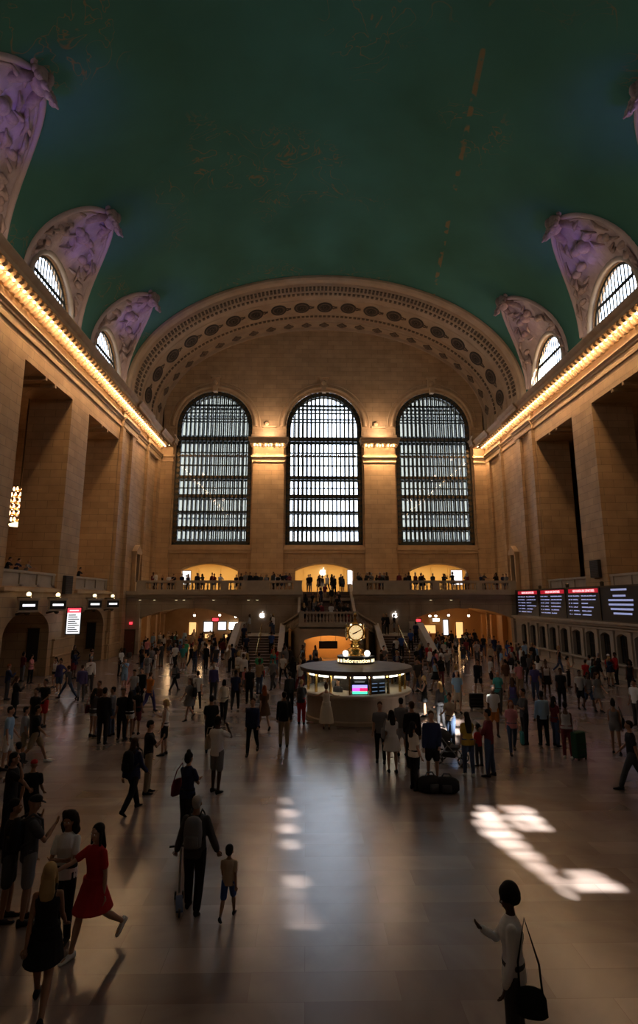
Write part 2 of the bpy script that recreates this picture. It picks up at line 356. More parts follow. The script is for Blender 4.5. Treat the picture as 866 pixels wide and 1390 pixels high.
for c in LUN[:5]:
    for sg in (-1,1):
        o=lunette(c,sg); nm=('left','right')[sg>0]; wh={51.4:'furthest',39.5:'second from the far end',27.6:'third from the far end'}.get(c,'near end')
        tag(o,'carved lunette with scrolled tip on the %s side, %s'%(nm,wh),'lunette','lunettes along the vault')
# windows
wn=[0]
def grille(mb,mp,c,hw,b,sp,rise,nm_,trans,d0,d1,frame=.3,bar=.075,fine=False):
    """iron frame, mullions and transoms in plane; trans=list of (z,halfheight)"""
    def top(u): return arch_top(c,hw,sp,rise,u)
    A=[(c-hw,b)]+[(c-hw*math.cos(PI*i/28),sp+rise*math.sin(PI*i/28)) for i in range(29)]+[(c+hw,b)]
    k=(hw-frame)/hw; cz=lambda z:sp+(z-sp)*k if z>sp else max(z,b+frame)
    B=[(c+(u-c)*k,cz(z)) for u,z in A]
    for P,Q in (((A,d0),(B,d0)),((B,d0),(B,d1)),((A,d1),(B,d1))):
        mb.strip([mp(u,z,P[1]) for u,z in P[0]],[mp(u,z,Q[1]) for u,z in Q[0]])
    mb.add([mp(c-hw,b,d0),mp(c+hw,b,d0),mp(c+hw,b+frame,d0),mp(c-hw,b+frame,d0)],[(0,1,2,3)])
    hi=hw-frame
    for i in range(1,nm_):
        u=c-hi+2*hi*i/nm_; zt=sp+rise*k*math.sqrt(max(0,1-((u-c)/hi)**2)); w=bar*(1.0)
        p=[mp(u-w,b+frame,d0),mp(u+w,b+frame,d0),mp(u+w,zt,d0),mp(u-w,zt,d0)]; q=[mp(u-w,b+frame,d1),mp(u+w,b+frame,d1),mp(u+w,zt,d1),mp(u-w,zt,d1)]
        mb.add(p+q,[(0,1,2,3),(4,5,6,7),(0,3,7,4),(1,2,6,5)])
    for z,h in trans:
        w=hi if z<sp else hi*math.sqrt(max(0,1-((z-sp)/(rise*k))**2))
        a=[mp(c-w,z-h,d0),mp(c+w,z-h,d0),mp(c+w,z+h,d0),mp(c-w,z+h,d0)]; q=[mp(c-w,z-h,d1),mp(c+w,z-h,d1),mp(c+w,z+h,d1),mp(c-w,z+h,d1)]
        mb.add(a+q,[(0,1,2,3),(4,5,6,7),(0,1,5,4),(2,3,7,6)])
def east_window(c,ywall,dirn,detail=True):
    wn[0]+=1; hw=4.36; b=10.8; sp=24.5; rise=4.4
    mp=lambda u,z,d:(u,ywall+dirn*d,z)
    root=empty('window_%d'%wn[0]); 
    tr=[(12.75,.22),(14.6,.12),(16.4,.22),(17.35,.06),(18.6,.2),(20.0,.08),(21.1,.06),(21.5,.06),(23.15,.26),(25.2,.06),(25.55,.06),(26.3,.06),(27.2,.12)]
    mb=MB()
    if detail: grille(mb,mp,c,hw,b,sp,rise,16,tr,.5,.72,frame=.52,bar=.085)
    else: grille(mb,mp,c,hw,b,sp,rise,7,[(17,.05),(23,.05)],.5,.55,frame=.2,bar=.03)
    # ornate border: little lozenges in the iron frame
    mb.build('window_frame',M['iron'],root)
    if detail:
        mb=MB()
        for z in [11.3+.62*i for i in range(22)]:
            for s2 in (-1,1): mb.obox(mp(c+s2*(hw-.27),z,.42),(.13,0,.13),(0,.05,0),(-.13,0,.13))
        for i in range(1,24):
            t=PI*i/24; mb.obox(mp(c-(hw-.27)*math.cos(t),sp+(rise-.27)*math.sin(t),.42),(.13,0,.13),(0,.05,0),(-.13,0,.13))
        for z,h in tr[:9:2]:
            for i in range(16): u=c-3.84+7.68*(i+.5)/16; mb.obox(mp(u,z,.44),(.1,0,.1),(0,.04,0),(-.1,0,.1))
        mb.build('frame_ornament',M['bronze'],root)
        mb=MB(); grille(mb,mp,c,hw,b,sp,rise,16,[t for t in tr if t[1]>.1],1.9,2.05,frame=.3,bar=.07)
        mb.box(c-hw-.1,c+hw+.1,min(ywall+dirn*.7,ywall+dirn*2),max(ywall+dirn*.7,ywall+dirn*2),b-.1,b+.12)
        mb.build('outer_frame',M['iron'],root)
        mb=MB()
        for z,h in tr[:9:4]: mb.box(c-hw,c+hw,ywall+.75,ywall+1.85,z-.03,z+.03)
        mb.build('glass_walkway',M['pane'],root)
    mb=MB(); pts=[mp(c-hw+.1,b+.1,.62)]+[mp(c-(hw-.1)*math.cos(PI*i/28),sp+(rise-.1)*math.sin(PI*i/28),.62) for i in range(29)]+[mp(c+hw-.1,b+.1,.62)]
    mb.add(pts,[tuple(range(len(pts)))]); mb.build('glass',M['pane'],root)
    return root
WC=[XC-12.65,XC,XC+12.65]
for c,nm in zip(WC,('left','middle','right')): struct(east_window(c,YB,1),'tall arched window with iron bars, %s of the three in the far wall'%nm,'window')
WCW=[XC-12.0,XC,XC+12.0]
for c in WCW: 
    o=east_window(c,YW,-1,False); struct(o,'tall arched window with iron bars in the near end wall','window')
for sg in (-1,1):
    for c in LUN[:5]:
        wn[0]+=1; XU=XC+sg*(VA+.35); mp=lambda u,z,d,XU=XU,sg=sg:(XU+sg*d,u,z)
        root=empty('window_%d'%wn[0]); mb=MB(); grille(mb,mp,c,3.4,25.0,25.2,3.55,14,[(26.9,.14)],.14,.18,frame=.2,bar=.06); mb.build('window_frame',M['iron'],root)
        mb=MB(); pts=[mp(c-3.35,25.02,.2)]+[mp(c-3.35*math.cos(PI*i/20),25.2+3.5*math.sin(PI*i/20),.2) for i in range(21)]+[mp(c+3.35,25.02,.2)]
        mb.add(pts,[tuple(range(len(pts)))]); mb.build('glass',M['pane'],root)
        struct(root,'half-round barred window above the %s cornice'%('left','right')[sg>0],'window')
# end walls
def inner_top(k): 
    return lambda x: VZ+(VB-k)*math.sqrt(max(0,1-((x-XC)/(VA-k))**2))
mb=MB(); mpb=lambda u,z,d:(u,YB+d,z)
ops=[Op(c,4.36,10.8,24.5,4.4) for c in WC]+[Op(XC-12.62,3.1,ZB,8.05,.75,True),Op(XC,3.2,ZB,8.05,.75,True),Op(XC+12.62,3.15,ZB,8.05,.75,True)]
opwall(mb,mpb,XC-18.8,XC+18.8,ZB-.4,inner_top(1.0),ops,.5)
mb.box(XC-24,XC-18.5,YB,YB+.4,0,39); mb.box(XC+18.5,XC+24,YB,YB+.4,0,39)
struct(mb.build('wall_back',M['stone']),'far end wall with three arched windows','wall')
mb=MB()
for c in WC:   # archivolts, keystones, sills
    mb.tube([(c-4.75*math.cos(PI*i/36),YB-.05,24.5+4.8*math.sin(PI*i/36)) for i in range(37)],.2,8)
    mb.tube([(c-5.25*math.cos(PI*i/36),YB+.02,24.5+5.3*math.sin(PI*i/36)) for i in range(37)],.1,6)
    mb.box(c-4.7,c+4.7,YB-.35,YB+.1,10.25,10.5); mb.box(c-4.6,c+4.6,YB-.2,YB+.1,9.9,10.25); mb.box(c-4.5,c+4.5,YB-.12,YB+.1,10.5,10.8)
    mb.box(c-.45,c+.45,YB-.4,YB+.1,29.2,30.35); mb.box(c-.6,c+.6,YB-.5,YB+.1,30.35,30.6); mb.sphere((c,YB-.45,29.7),(.3,.2,.35),10,8)
    mb.box(c-.25,c+.25,YB-.6,YB+.1,28.6,29.3)
    mb.box(c-4.36,c+4.36,YB+.3,YB+.5,10.6,10.85)

for a,b in ((XC-18.8,XC-17.3),(XC-8,XC-4.6),(XC+4.6,XC+8),(XC+17.3,XC+18.8)): mb.box(a,b,YB-.12,YB+.05,23.5,23.85)
for x in (XC-6.3,XC+6.3):
    mb.box(x-.8,x+.8,YB-.3,YB,24.35,24.5); mb.sphere((x-.3,YB-.3,24.75),(.3,.2,.25),8,6)
struct(mb.build('trim_5',M['smooth'],smooth=False),'stone archivolts, keystones and sills round the far windows','trim')
# near end wall
mb=MB(); opwall(mb,lambda u,z,d:(u,YW-d,z),XC-24,XC+24,0,39.2,[Op(c,4.36,10.8,24.5,4.4) for c in WCW],.5); struct(mb.build('wall_front',M['stone']),'near end wall behind the viewer','wall')
# arch soffit in front of the end wall
prof=[(56.6,-.35),(56.5,.0),(56.5,.25),(56.75,.42),(57.1,.42),(57.3,.3),(57.6,.3),(57.7,.5),(58.6,.55),(58.7,.7),(59.3,.72),(59.45,.5),(60.6,.52),(60.7,.62),(60.9,.55),(63.7,.58),(63.8,.7),(64.0,.6),(65.0,.62),(65.1,.85),(65.35,.85),(65.4,1.0),(66.3,1.05),(66.35,1.35),(66.7,1.35)]
mb=MB(); NA=72
def ringk(y,k): return [(XC-(VA-k),y,23.3)]+[(XC-(VA-k)*math.cos(PI*i/NA),y,VZ+(VB-k)*math.sin(PI*i/NA)) for i in range(NA+1)]+[(XC+(VA-k),y,23.3)]
rr=[ringk(y,k) for y,k in prof]
for a,b in zip(rr,rr[1:]): mb.strip(a,b)
arch=struct(mb.build('trim_6',M['soffit']),'broad coffered arch spanning the hall before the far wall','arch')
def onarch(t,y,k): return Vector((XC-(VA-k)*math.cos(t),y,VZ+(VB-k)*math.sin(t)))
def frame_at(t,k):
    T=Vector(((VA-k)*math.sin(t),0,(VB-k)*math.cos(t))).normalized(); N=Vector((T.z,0,-T.x))
    if N.dot(Vector((XC,0,VZ-3))-onarch(t,0,k))<0: N=-N
    return T,N
# arc-length table for even spacing
def arcs(k,step,off=.5):
    n=2000; L=0; tab=[(0,0)]; p=onarch(0,0,k)
    for i in range(1,n+1):
        q=onarch(PI*i/n,0,k); L+=(q-p).length; p=q; tab.append((L,PI*i/n))
    m=int(L/step); st=L/m; out=[]; j=0
    for a in range(m):
        s=st*(a+off)
        while tab[j][0]<s: j+=1
        out.append(tab[j][1])
    return out
mb=MB()
for t in arcs(.5,.42): 
    T,N=frame_at(t,.5)
    for y in (57.95,58.35): mb.obox(onarch(t,y,.55)+N*.06,T*.12,(0,.12,0),N*.08)
for t in arcs(.6,.5):
    T,N=frame_at(t,.6); mb.obox(onarch(t,59.0,.72)+N*.05,T*.14,(0,.16,0),N*.07)
    mb.obox(onarch(t,64.4,.62)+N*.04,T*.16,(0,.14,0),N*.06)
for t in arcs(1.,2.1):
    T,N=frame_at(t,1.); P=onarch(t,65.85,1.03)+N*.02
    mb.obox(P,T*.55,(0,.18,0),N*.05); mb.obox(P,(T*.3+Vector((0,.3,0))),(T*.3-Vector((0,.3,0))),N*.07); mb.sphere(P+N*.06,.18,8,6)
    mb.obox(onarch(t+.02,58.2,.42),T*.3,(0,.05,0),N*.03)
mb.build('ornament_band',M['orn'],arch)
# rosettes
rm=MB()
rm.rings([[((.78+.12*math.cos(b))*math.cos(a),(.98+.12*math.cos(b))*math.sin(a),.1*math.sin(b)) for a in [2*PI*i/24 for i in range(24)]] for b in [2*PI*j/6 for j in range(7)]],0,caps=False)
rm.rings([[((.5+.07*math.cos(b))*math.cos(a),(.62+.07*math.cos(b))*math.sin(a),.1*math.sin(b)) for a in [2*PI*i/20 for i in range(20)]] for b in [2*PI*j/6 for j in range(7)]],0,caps=False)
for i in range(10):
    a=2*PI*i/10; rm.sphere((.33*math.cos(a),.4*math.sin(a),.02),(.12,.14,.08),8,5)
rm.sphere((0,0,.05),(.16,.18,.14),10,6)
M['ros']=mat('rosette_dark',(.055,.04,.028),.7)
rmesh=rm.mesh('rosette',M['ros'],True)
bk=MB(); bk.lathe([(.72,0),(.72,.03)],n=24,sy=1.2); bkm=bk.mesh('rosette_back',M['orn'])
sc=MB(); sc.tube([(0,0,0),(.2,.25,.04),(.45,.1,.04),(.6,-.15,.03)],.07,6); sc.tube([(0,0,0),(.2,-.25,.04),(.45,-.1,.04),(.6,.15,.03)],.07,6); scm=sc.mesh('scroll',M['orn'])
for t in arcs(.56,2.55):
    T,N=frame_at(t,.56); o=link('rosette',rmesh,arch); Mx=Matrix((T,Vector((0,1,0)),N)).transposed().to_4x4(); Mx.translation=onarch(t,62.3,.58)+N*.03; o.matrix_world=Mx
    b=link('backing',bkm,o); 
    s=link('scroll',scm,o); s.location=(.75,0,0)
# ------------------------------------------------------------------ cornices
def text_mesh(s,size,mname,m,depth=.01,align='CENTER'):
    cu=bpy.data.curves.new(mname,'FONT'); cu.body=s; cu.size=size; cu.extrude=depth; cu.align_x=align; cu.align_y='CENTER'
    o=bpy.data.objects.new(mname,cu); me=bpy.data.meshes.new_from_object(o); bpy.data.objects.remove(o); bpy.data.curves.remove(cu)
    me.materials.clear(); me.materials.append(m); return me
cprof=[(0,20.15),(.12,20.15),(.16,20.35),(.12,20.38),(.12,20.62),(.22,20.66),(.22,20.8),(.4,20.9),(.4,20.98),(.1,21.0),(.1,21.7),(.3,21.78),(.34,21.95),(1.35,21.95),(1.38,21.9),(1.42,21.9),(1.42,22.18),(1.55,22.28),(1.68,22.45),(1.7,22.55),(0.6,22.85),(-.9,23.3)]
def lamp_bulb(p,grp,parent=None): 
    o=link('light_bulb',bulbm); o.location=p; tag(o,grp[0],'light bulb',grp[1]); return o
b_=MB(); b_.sphere((0,0,0),.085,8,6); b_.lathe([(.05,.07),(.05,.16)],n=8); bulbm=b_.mesh('light_bulb',[M['bulb']],True)
def lamp(name,kind,loc,power,col,size=.1,rot=None,**k):
    l=bpy.data.lights.new(name,kind); l.energy=power; l.color=col
    if kind in('POINT','SPOT'): l.shadow_soft_size=size
    for a,v in k.items(): setattr(l,a,v)
    o=bpy.data.objects.new(name,l); COL.objects.link(o); o.location=loc
    if rot: o.rotation_euler=rot
    return o
WARM=(1,.64,.34)
KB=1.
for nm,X0,sg,n in (('left',XL,-1,7),('right',XR,1,8)):
    mb=MB(); A=[[(X0-sg*d,y,z) for d,z in cprof] for y in (YW,YB)]; mb.strip(A[0],A[1])
    for y0,y1,e in ((52.0,56.6,.22),(60.8,YB,.2)):
        A=[[(X0-sg*(d+e),y,z) for d,z in cprof[:-2]]+[(X0,y,22.9)] for y in (y0,y1)]; mb.strip(A[0],A[1])
        for r in A: mb.add(r+[(X0,r[0][1],20.15)],[tuple(range(len(r)+1))])
    root=struct(mb.build('trim_%d'%n,M['smooth']),'projecting stone cornice along the top of the %s wall'%nm,'cornice')
    mm=MB(); mm.box(-.13,.13,-.16,.16,-.0,.3); mm.tube([(.13*-1.,0,.1),(-.13,0,-.02)],.1,6)
    # modillion bracket: scrolled block
    mm=MB(); mm.prism([(0,-.15,0),(-.95,-.15,0),(-.97,-.15,-.16),(-.8,-.15,-.27),(-.45,-.15,-.2),(-.18,-.15,-.5),(0,-.15,-.5)],(0,.3,0)); modm=mm.mesh('modillion',M['smooth'])
    y=65.1;i=0
    while y>13.5:
        if i<100:
            o=link('bracket',modm,root); o.location=(X0-sg*.33,y-.31,21.96); o.scale.x=1 if sg>0 else -1
        lamp_bulb((X0-sg*.95,y,21.74),('bare warm bulb in the lit row under the %s wall cornice'%nm,'bulbs under the %s cornice'%nm))
        lamp('cornice_light','POINT',(X0-sg*.85,y,21.66),13*KB,WARM,.07)
        if i%2==0:
            o_=lamp('cornice_fill_spot','SPOT',(X0-sg*1.2,y-.3,21.8),900*KB,WARM,.1,spot_size=R(100),spot_blend=.9); o_.rotation_euler=Vector((sg*.16,0,-1)).to_track_quat('-Z','Y').to_euler()  # added fill spot to brighten the wall below, no separate fixture
        y-=.62;i+=1
# pilasters and capitals on the far wall
pil=[(XC-8.28+.0-.0,XC-4.37,'left'),(XC+4.37,XC+8.28,'right')]
for k,(x0,x1,nm) in enumerate([(XC-18.75,XC-17.15,'left corner'),(XC-8.1,XC-4.55,'left of the middle window'),(XC+4.55,XC+8.1,'right of the middle window'),(XC+17.15,XC+18.75,'right corner')]):
    mb=MB(); mb.box(x0,x1,YB-.35,YB+.05,ZB,20.3); mb.box(x0-.1,x1+.1,YB-.45,YB,ZB,ZB+1.1)
    struct(mb.build('trim_%d'%(9+2*k),M['stone']),'flat stone pilaster, %s'%nm,'pilaster')
    mb=MB()
    for (z0,z1,e,p) in ((20.2,20.45,.12,.45),(20.45,20.75,.04,.4),(20.75,21.0,.2,.6),(21.0,22.05,0,.38),(22.05,22.2,.1,.7),(22.2,22.5,.35,1.35),(22.5,22.7,.42,1.5),(22.7,22.85,.5,1.65),(22.85,23.3,.2,1.0)):
        mb.box(x0-e,x1+e,YB-p,YB+.02,z0,z1)
    n=6 if x1-x0>3 else 2
    for i in range(n+1):
        x=x0-.1+(x1-x0+.2)*i/n; mb.prism([(x-.1,YB-.4,22.2),(x-.1,YB-1.3,22.2),(x-.1,YB-1.3,22.1),(x-.1,YB-.9,21.98),(x-.1,YB-.4,21.9)],(.2,0,0))
    struct(mb.build('trim_%d'%(10+2*k),M['smooth']),'bracketed capital, %s'%nm,'capital')
    for i in range(n):
        x=x0-.1+(x1-x0+.2)*(i+.5)/n; lamp_bulb((x,YB-1.05,22.0),('bare warm bulb under the capital %s'%nm,'bulbs under the %s capital'%nm))
        if i%2==0: lamp('capital_light','POINT',(x+.3*(n>2),YB-1.1,21.85),40*KB,WARM,.08); o_=lamp('capital_fill_spot','SPOT',(x+.3*(n>2),YB-1.25,21.9),600*KB,WARM,.1,spot_size=R(100),spot_blend=.9); o_.rotation_euler=Vector((0,.14,-1)).to_track_quat('-Z','Y').to_euler()  # the point is the bulbs' light; the spot is added fill for the pilaster
# ------------------------------------------------------------------ far balcony, lower wall, passages, stores
mb=MB(); mp=lambda u,z,d:(u,YF+d,z)
AL,AR=XC-12.7,XC+12.7
opwall(mb,mp,XL,XR,0,4.9,[Op(AL,4.6,0,3.15,.95,True),Op(AR,4.6,0,3.15,.95,True),Op(XC,2.3,2.8,5.0)],.8)
mb.box(XL,XR,YF-.12,YF,4.75,4.9)
for x in (XC-17.5,XC-7.9,XC+7.9,XC+17.5): mb.box(x-.28,x+.28,YF-.12,YF,0,4.7)
for c in (AL,AR): mb.box(c-.35,c+.35,YF-.18,YF,4.05,4.75)
struct(mb.build('wall_back_lower',M['stone2']),'lower stone wall under the far balcony with two wide low arches','wall')
mb=MB()
for a,b in ((XL-.2,XC-2.3),(XC+2.3,XR+.2)):
    mb.box(a,b,YF+0.0,YB,4.9,ZB)
    for (z0,z1,e) in ((4.9,5.05,.15),(5.05,5.3,.35),(5.3,5.45,.55),(5.45,5.62,.5)): mb.box(a,b,YF-e,YF+.01,z0,z1)
mb.box(XC-2.3,XC+2.3,YF+4.2,YB,4.9,ZB)
struct(mb.build('trim_17',M['smooth2']),'moulded edge and floor of the far balcony','balcony')
# low vaulted passages behind the arches
for k,(c,nm) in enumerate(((AL,'left'),(AR,'right'))):
    mb=MB(); W=5.9; o=Op(c,W,0,3.2,1.2,True)
    A=[(u,YF+.8,o.top(u)) for u in o.us()]; B=[(u,YF+15,o.top(u)) for u in o.us()]; mb.strip(A,B)
    for s in (-1,1): 
        mb.box(c+s*W-.1,c+s*W+.1,YF+.8,YF+15,0,3.3)
        for j in range(4): mb.box(c+s*(W-.35)-.25,c+s*(W-.35)+.25,YF+2+j*3.6,YF+2.7+j*3.6,0,3.25)
    mb.box(c-W,c+W,YF+15,YF+15.3,0,4.7)
    for j in (0,1,2): A=[(u,YF+2.1+j*3.6,o.top(u)-.12) for u in o.us()]; mb.strip(A,[(x,y+.7,z) for x,y,z in A])
    struct(mb.build('trim_%d'%(18+k),M['orange'] if k else M['smooth']),'vaulted ceiling and walls of the %s lower passage'%nm,'passage')
    # shop fronts at the end of the passage: separate lit panes
    r2=random.Random(5+k)
    if k==0:
        specs=[(c-.6,1.8,1.0,1.1,'panelwhite'),(c+1.0,1.9,.9,.9,'panelwhite'),(c+2.4,1.9,1.2,.8,'whitelamp'),(c-2.4,1.6,.8,1.4,'cream_em'),(c+4.2,1.2,.9,2.0,'cream_em'),(c+.2,2.6,.7,.35,'red_em'),(c-.5,.0+.75,.9,.45,'cream_em'),(c+1.9,.7,1.1,.4,'cream_em')]
    else:
        specs=[(c-3.6,2.1,.9,1.0,'panelwhite'),(c-2.6,2.1,.7,.8,'cream_em'),(c+1.6,1.7,.55,1.7,'panelwhite'),(c-.4,1.5,1.6,.9,'cream_em'),(c+3.2,1.4,.8,1.8,'cream_em'),(c-1.6,2.5,.6,.3,'red_em'),(c+.5,2.55,.8,.3,'whitelamp')]
    M.setdefault('cream_em',mat('shop_glow',(1,.7,.35),.4,emit=(1,.55,.2),es=.9))
    for j,(x,z,w,h,m) in enumerate(specs):
        root=empty('shop_window',(x,YF+14.85,0)); mb=MB(); mb.box(-w/2,w/2,-.02,0,z-h/2,z+h/2); mb.build('display',M[m],root)
        mb=MB()
        for a,b2,d,e in ((-w/2-.08,w/2+.08,z-h/2-.1,z-h/2),(-w/2-.08,w/2+.08,z+h/2,z+h/2+.1),(-w/2-.08,-w/2,z-h/2,z+h/2),(w/2,w/2+.08,z-h/2,z+h/2)): mb.box(a,b2,-.08,.02,d,e)
        mb.build('frame',M['bronze'],root); tag(root,'lit shop display at the end of the %s passage, %s from the left'%(nm,['first','second','third','fourth','fifth','sixth','seventh','eighth'][sorted(range(len(specs)),key=lambda q:specs[q][0]).index(j)]),'shop window')
    pend=[(c-2.2,YF+5),(c-1.6,YF+5.0),(c+.4,YF+8),(c+2.0,YF+6)] if k else [(c+3.9,YF+3),(c-1,YF+8),(c+1.5,YF+9)]
    for j,(x,y) in enumerate(pend):
        root=empty('pendant_lamp',(x,y,0)); mb=MB(); mb.sphere((0,0,3.25),.13,10,8); mb.build('globe',M['whitelamp'],root,smooth=True); mb=MB(); mb.tube([(0,0,3.35),(0,0,4.1)],.02,6); mb.lathe([(.1,3.33),(.06,3.42)],n=10); mb.build('rod',M['brass'],root)
        tag(root,'small white globe lamp hanging in the %s passage, %s from the left'%(nm,['first','second','third','fourth'][sorted(range(len(pend)),key=lambda q:pend[q][0]/pend[q][1]).index(j)]),'lamp')
    for j in range(3): lamp('passage_light','POINT',(c+(-2.5,0,2.5)[j],YF+3.5+3.5*j,3.0),38 if k==0 else 36,(1,.62,.3),.15)
# stores on the balcony
for k,(c,w,nm) in enumerate(((XC-12.62,3.1,'left'),(XC,3.2,'middle'),(XC+12.62,3.15,'right'))):
    mb=MB(); mb.box(c-5,c+5,YB+5.5,YB+5.7,ZB,9.3); mb.box(c-5,c+5,YB+.5,YB+5.6,9.2,9.4); mb.box(c-5,c-4.9,YB+.5,YB+5.6,ZB,9.3); mb.box(c+4.9,c+5,YB+.5,YB+5.6,ZB,9.3); mb.box(c-5,c+5,YB+.5,YB+5.6,ZB-.3,ZB)
    for x in (-2.2,0.4,2.4): mb.box(c+x-.05,c+x+.05,YB+5.3,YB+5.5,ZB,8.6)
    struct(mb.build('trim_%d'%(20+k),M['cream']),'warmly lit store room behind the %s balcony arch'%nm,'store room')
    o=lamp('store_light','AREA',(c,YB+2.6,9.1),190,(1,.74,.36),size=3.5); o.data.shape='RECTANGLE'; o.data.size=7; o.data.size_y=3
    mb=MB(); mb.tube([(c-w,YB-.06,8.05)]+[(u,YB-.06,Op(c,w,0,8.05,.75,True).top(u)) for u in Op(c,w,0,8.05,.75,True).us()[1:-1]]+[(c+w,YB-.06,8.05)],.12,6); struct(mb.build('trim_%d'%(23+k),M['smooth']),'moulding round the %s store arch'%nm,'trim')
for x,w,h,nm in ((XC-15.3,.9,1.5,'left'),(XC+2.9,.55,1.6,'middle'),(XC+14.9,1.2,1.6,'right')):
    root=empty('advert_panel',(x,YB+.9,ZB)); mb=MB(); mb.box(-w/2,w/2,-.02,.02,.9,.9+h); mb.build('lit_face',M['panelwhite'],root)
    mb=MB(); mb.box(-w/2-.05,w/2+.05,.02,.08,.85,.95+h); mb.box(-.25,.25,-.15,.15,0,.04); mb.box(-.04,.04,0,.08,0,.9)
    if nm=='left': 
        q=MB(); q.tube([(-.12,-.03,1.15),(-.02,-.03,1.7),(.08,-.03,1.2)],.035,6); q.sphere((0,-.03,1.85),(.09,.02,.1),8,6); q.build('figure_print',M['dark'],root)
    mb.build('stand',M['black'],root); tag(root,'bright white upright panel in the %s store arch'%nm,'display panel')
# apple shaped logos
def apple(loc,s,label):
    root=empty('store_logo',loc); mb=MB(); pts=[]
    for i in range(48):
        a=2*PI*i/48; r=1.0-.16*math.exp(-((a-PI/2)/.32)**2)-.10*math.exp(-((a-1.5*PI)/.28)**2)+.05*math.cos(2*a)+.05*math.sin(a)
        x=r*math.cos(a)*.92; z=r*math.sin(a)
        d=math.hypot(x-1.12,z-.18)
        if d<.48: 
            k=.48/d; x=1.12+(x-1.12)*k; z=.18+(z-.18)*k
        pts.append((x*s,0,z*s))
    mb.prism(pts,(0,.08*s+.03,0)); mb.build('body',M['logo'],root)
    mb=MB(); mb.prism([(x*s,0,z*s) for x,z in ((.0,1.06),(.03,1.25),(.18,1.42),(.38,1.5),(.38,1.32),(.26,1.14),(.1,1.07))],(0,.08*s+.03,0)); mb.build('leaf',M['logo'],root)
    tag(root,label,'logo')
apple((XC-.02,YB+5.2,8.02),.4,'large glowing white bitten-apple logo in the middle store arch')
apple((-4.05,YF-.14,3.42),.26,'small glowing white bitten-apple logo on the wall left of the central stairs')
apple((8.2,YF-.14,3.42),.26,'small glowing white bitten-apple logo on the wall right of the central stairs')
# balustrades
bp_=[(.09,0),(.09,.05),(.05,.09),(.06,.14),(.1,.25),(.085,.36),(.045,.5),(.045,.56),(.08,.6),(.08,.66)]
b_=MB(); b_.lathe(bp_,n=8); balm=b_.mesh('baluster',M['smooth2'],True)
def balustrade(name,x0,x1,y,z,blocks,label,cnt=None,group=None):
    root=empty(name,(0,0,0)); mb=MB()
    mb.box(x0,x1,y-.2,y+.2,z,z+.14); mb.build('plinth',M['smooth2'],root)
    mb=MB(); mb.box(x0,x1,y-.22,y+.22,z+.8,z+.98); mb.box(x0,x1,y-.16,y+.16,z+.75,z+.8); mb.build('handrail',M['smooth2'],root)
    n=0; cur=x0
    for a,b in blocks+[(x1,x1)]:
        m=int((a-cur)/.34)
        for i in range(m):
            if n<100: o=link('baluster',balm,root); o.location=(cur+(a-cur)*(i+.5)/m,y,z+.13); n+=1
        if b>a: mb=MB(); mb.box(a,b,y-.23,y+.23,z,z+.95); mb.build('pedestal',M['smooth2'],root)
        cur=b
    return tag(root,label,'balustrade')
yb=YF-.2
balustrade('balustrade',XL+1.2,XC-2.35,yb,ZB+.02,[(XL+1.2,XL+2.0),(-12.0,-11.4),(-7.9,-7.2),(-6.0,-3.4),(-1.2,-.4)],'stone balustrade of the far balcony left of the upper stairs')
balustrade('balustrade',XC+2.35,XR-1.2,yb,ZB+.02,[(4.3,5.6),(7.2,9.6),(11.8,12.4),(15.9,16.4),(18.9,19.56)],'stone balustrade of the far balcony right of the upper stairs')
# solid panelled parapets in the deep side openings
for sg,X0,nm in ((-1,XL,'left'),(1,XR,'right')):
    for c,wh in zip(BAYS[:4],('furthest','second furthest','third furthest','nearest')):
        mb=MB(); xx=X0+sg*.35; mb.box(xx-.2,xx+.2,c-3.68,c+3.68,ZB-.1,ZB+.15); mb.box(xx-.12,xx+.12,c-3.68,c+3.68,ZB+.15,ZB+.8)
        mb.box(xx-.24,xx+.24,c-3.68,c+3.68,ZB+.8,ZB+.95)
        for i in range(4): yy=c-3.5+i*2.33; mb.box(xx-.2,xx+.2,yy-.18,yy+.18,ZB,ZB+.8)
        root=mb.build('parapet',M['smooth2']); tag(root,'panelled stone parapet across the %s opening in the %s wall'%(wh,nm),'parapet')
        mb=MB(); mb.box(min(X0-sg*.25,X0+sg*.2),max(X0-sg*.25,X0+sg*.2),c-3.9,c+3.9,ZB-.28,ZB-.08); mb.build('ledge',M['smooth'],root)
# ------------------------------------------------------------------ stairs
def flight(x0,x1,y0,z0,y1,z1,n,label):
    mb=MB(); mr=MB()
    for i in range(n):
        ya=y0+(y1-y0)*i/n; zb=z0+(z1-z0)*(i+1)/n; za=z0+(z1-z0)*i/n
        mb.box(x0,x1,ya-.03,y1 if i==n-1 else y0+(y1-y0)*(i+1)/n+.02,zb-.05,zb); mr.box(x0,x1,ya,y1,za if i else z0,zb-.05)
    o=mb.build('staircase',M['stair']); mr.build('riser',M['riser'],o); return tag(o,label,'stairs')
YS0,YS1,ZL=46.5,52.,1.87
flight(-5.5,-2.1,YS0,0,YS1,ZL,11,'broad left lower flight of stairs rising to the side landing')
flight(6.06,9.46,YS0,0,YS1,ZL,11,'broad right lower flight of stairs rising to the side landing')
mb=MB(); mb.box(-5.7,-2.1,YS1,YF,0,ZL); mb.box(6.06,9.66,YS1,YF,0,ZL); mb.box(-2.1,6.06,55.2,YF,1.6,ZL)
struct(mb.build('trim_26',M['smooth2']),'stone side landings of the central stairs','landing')
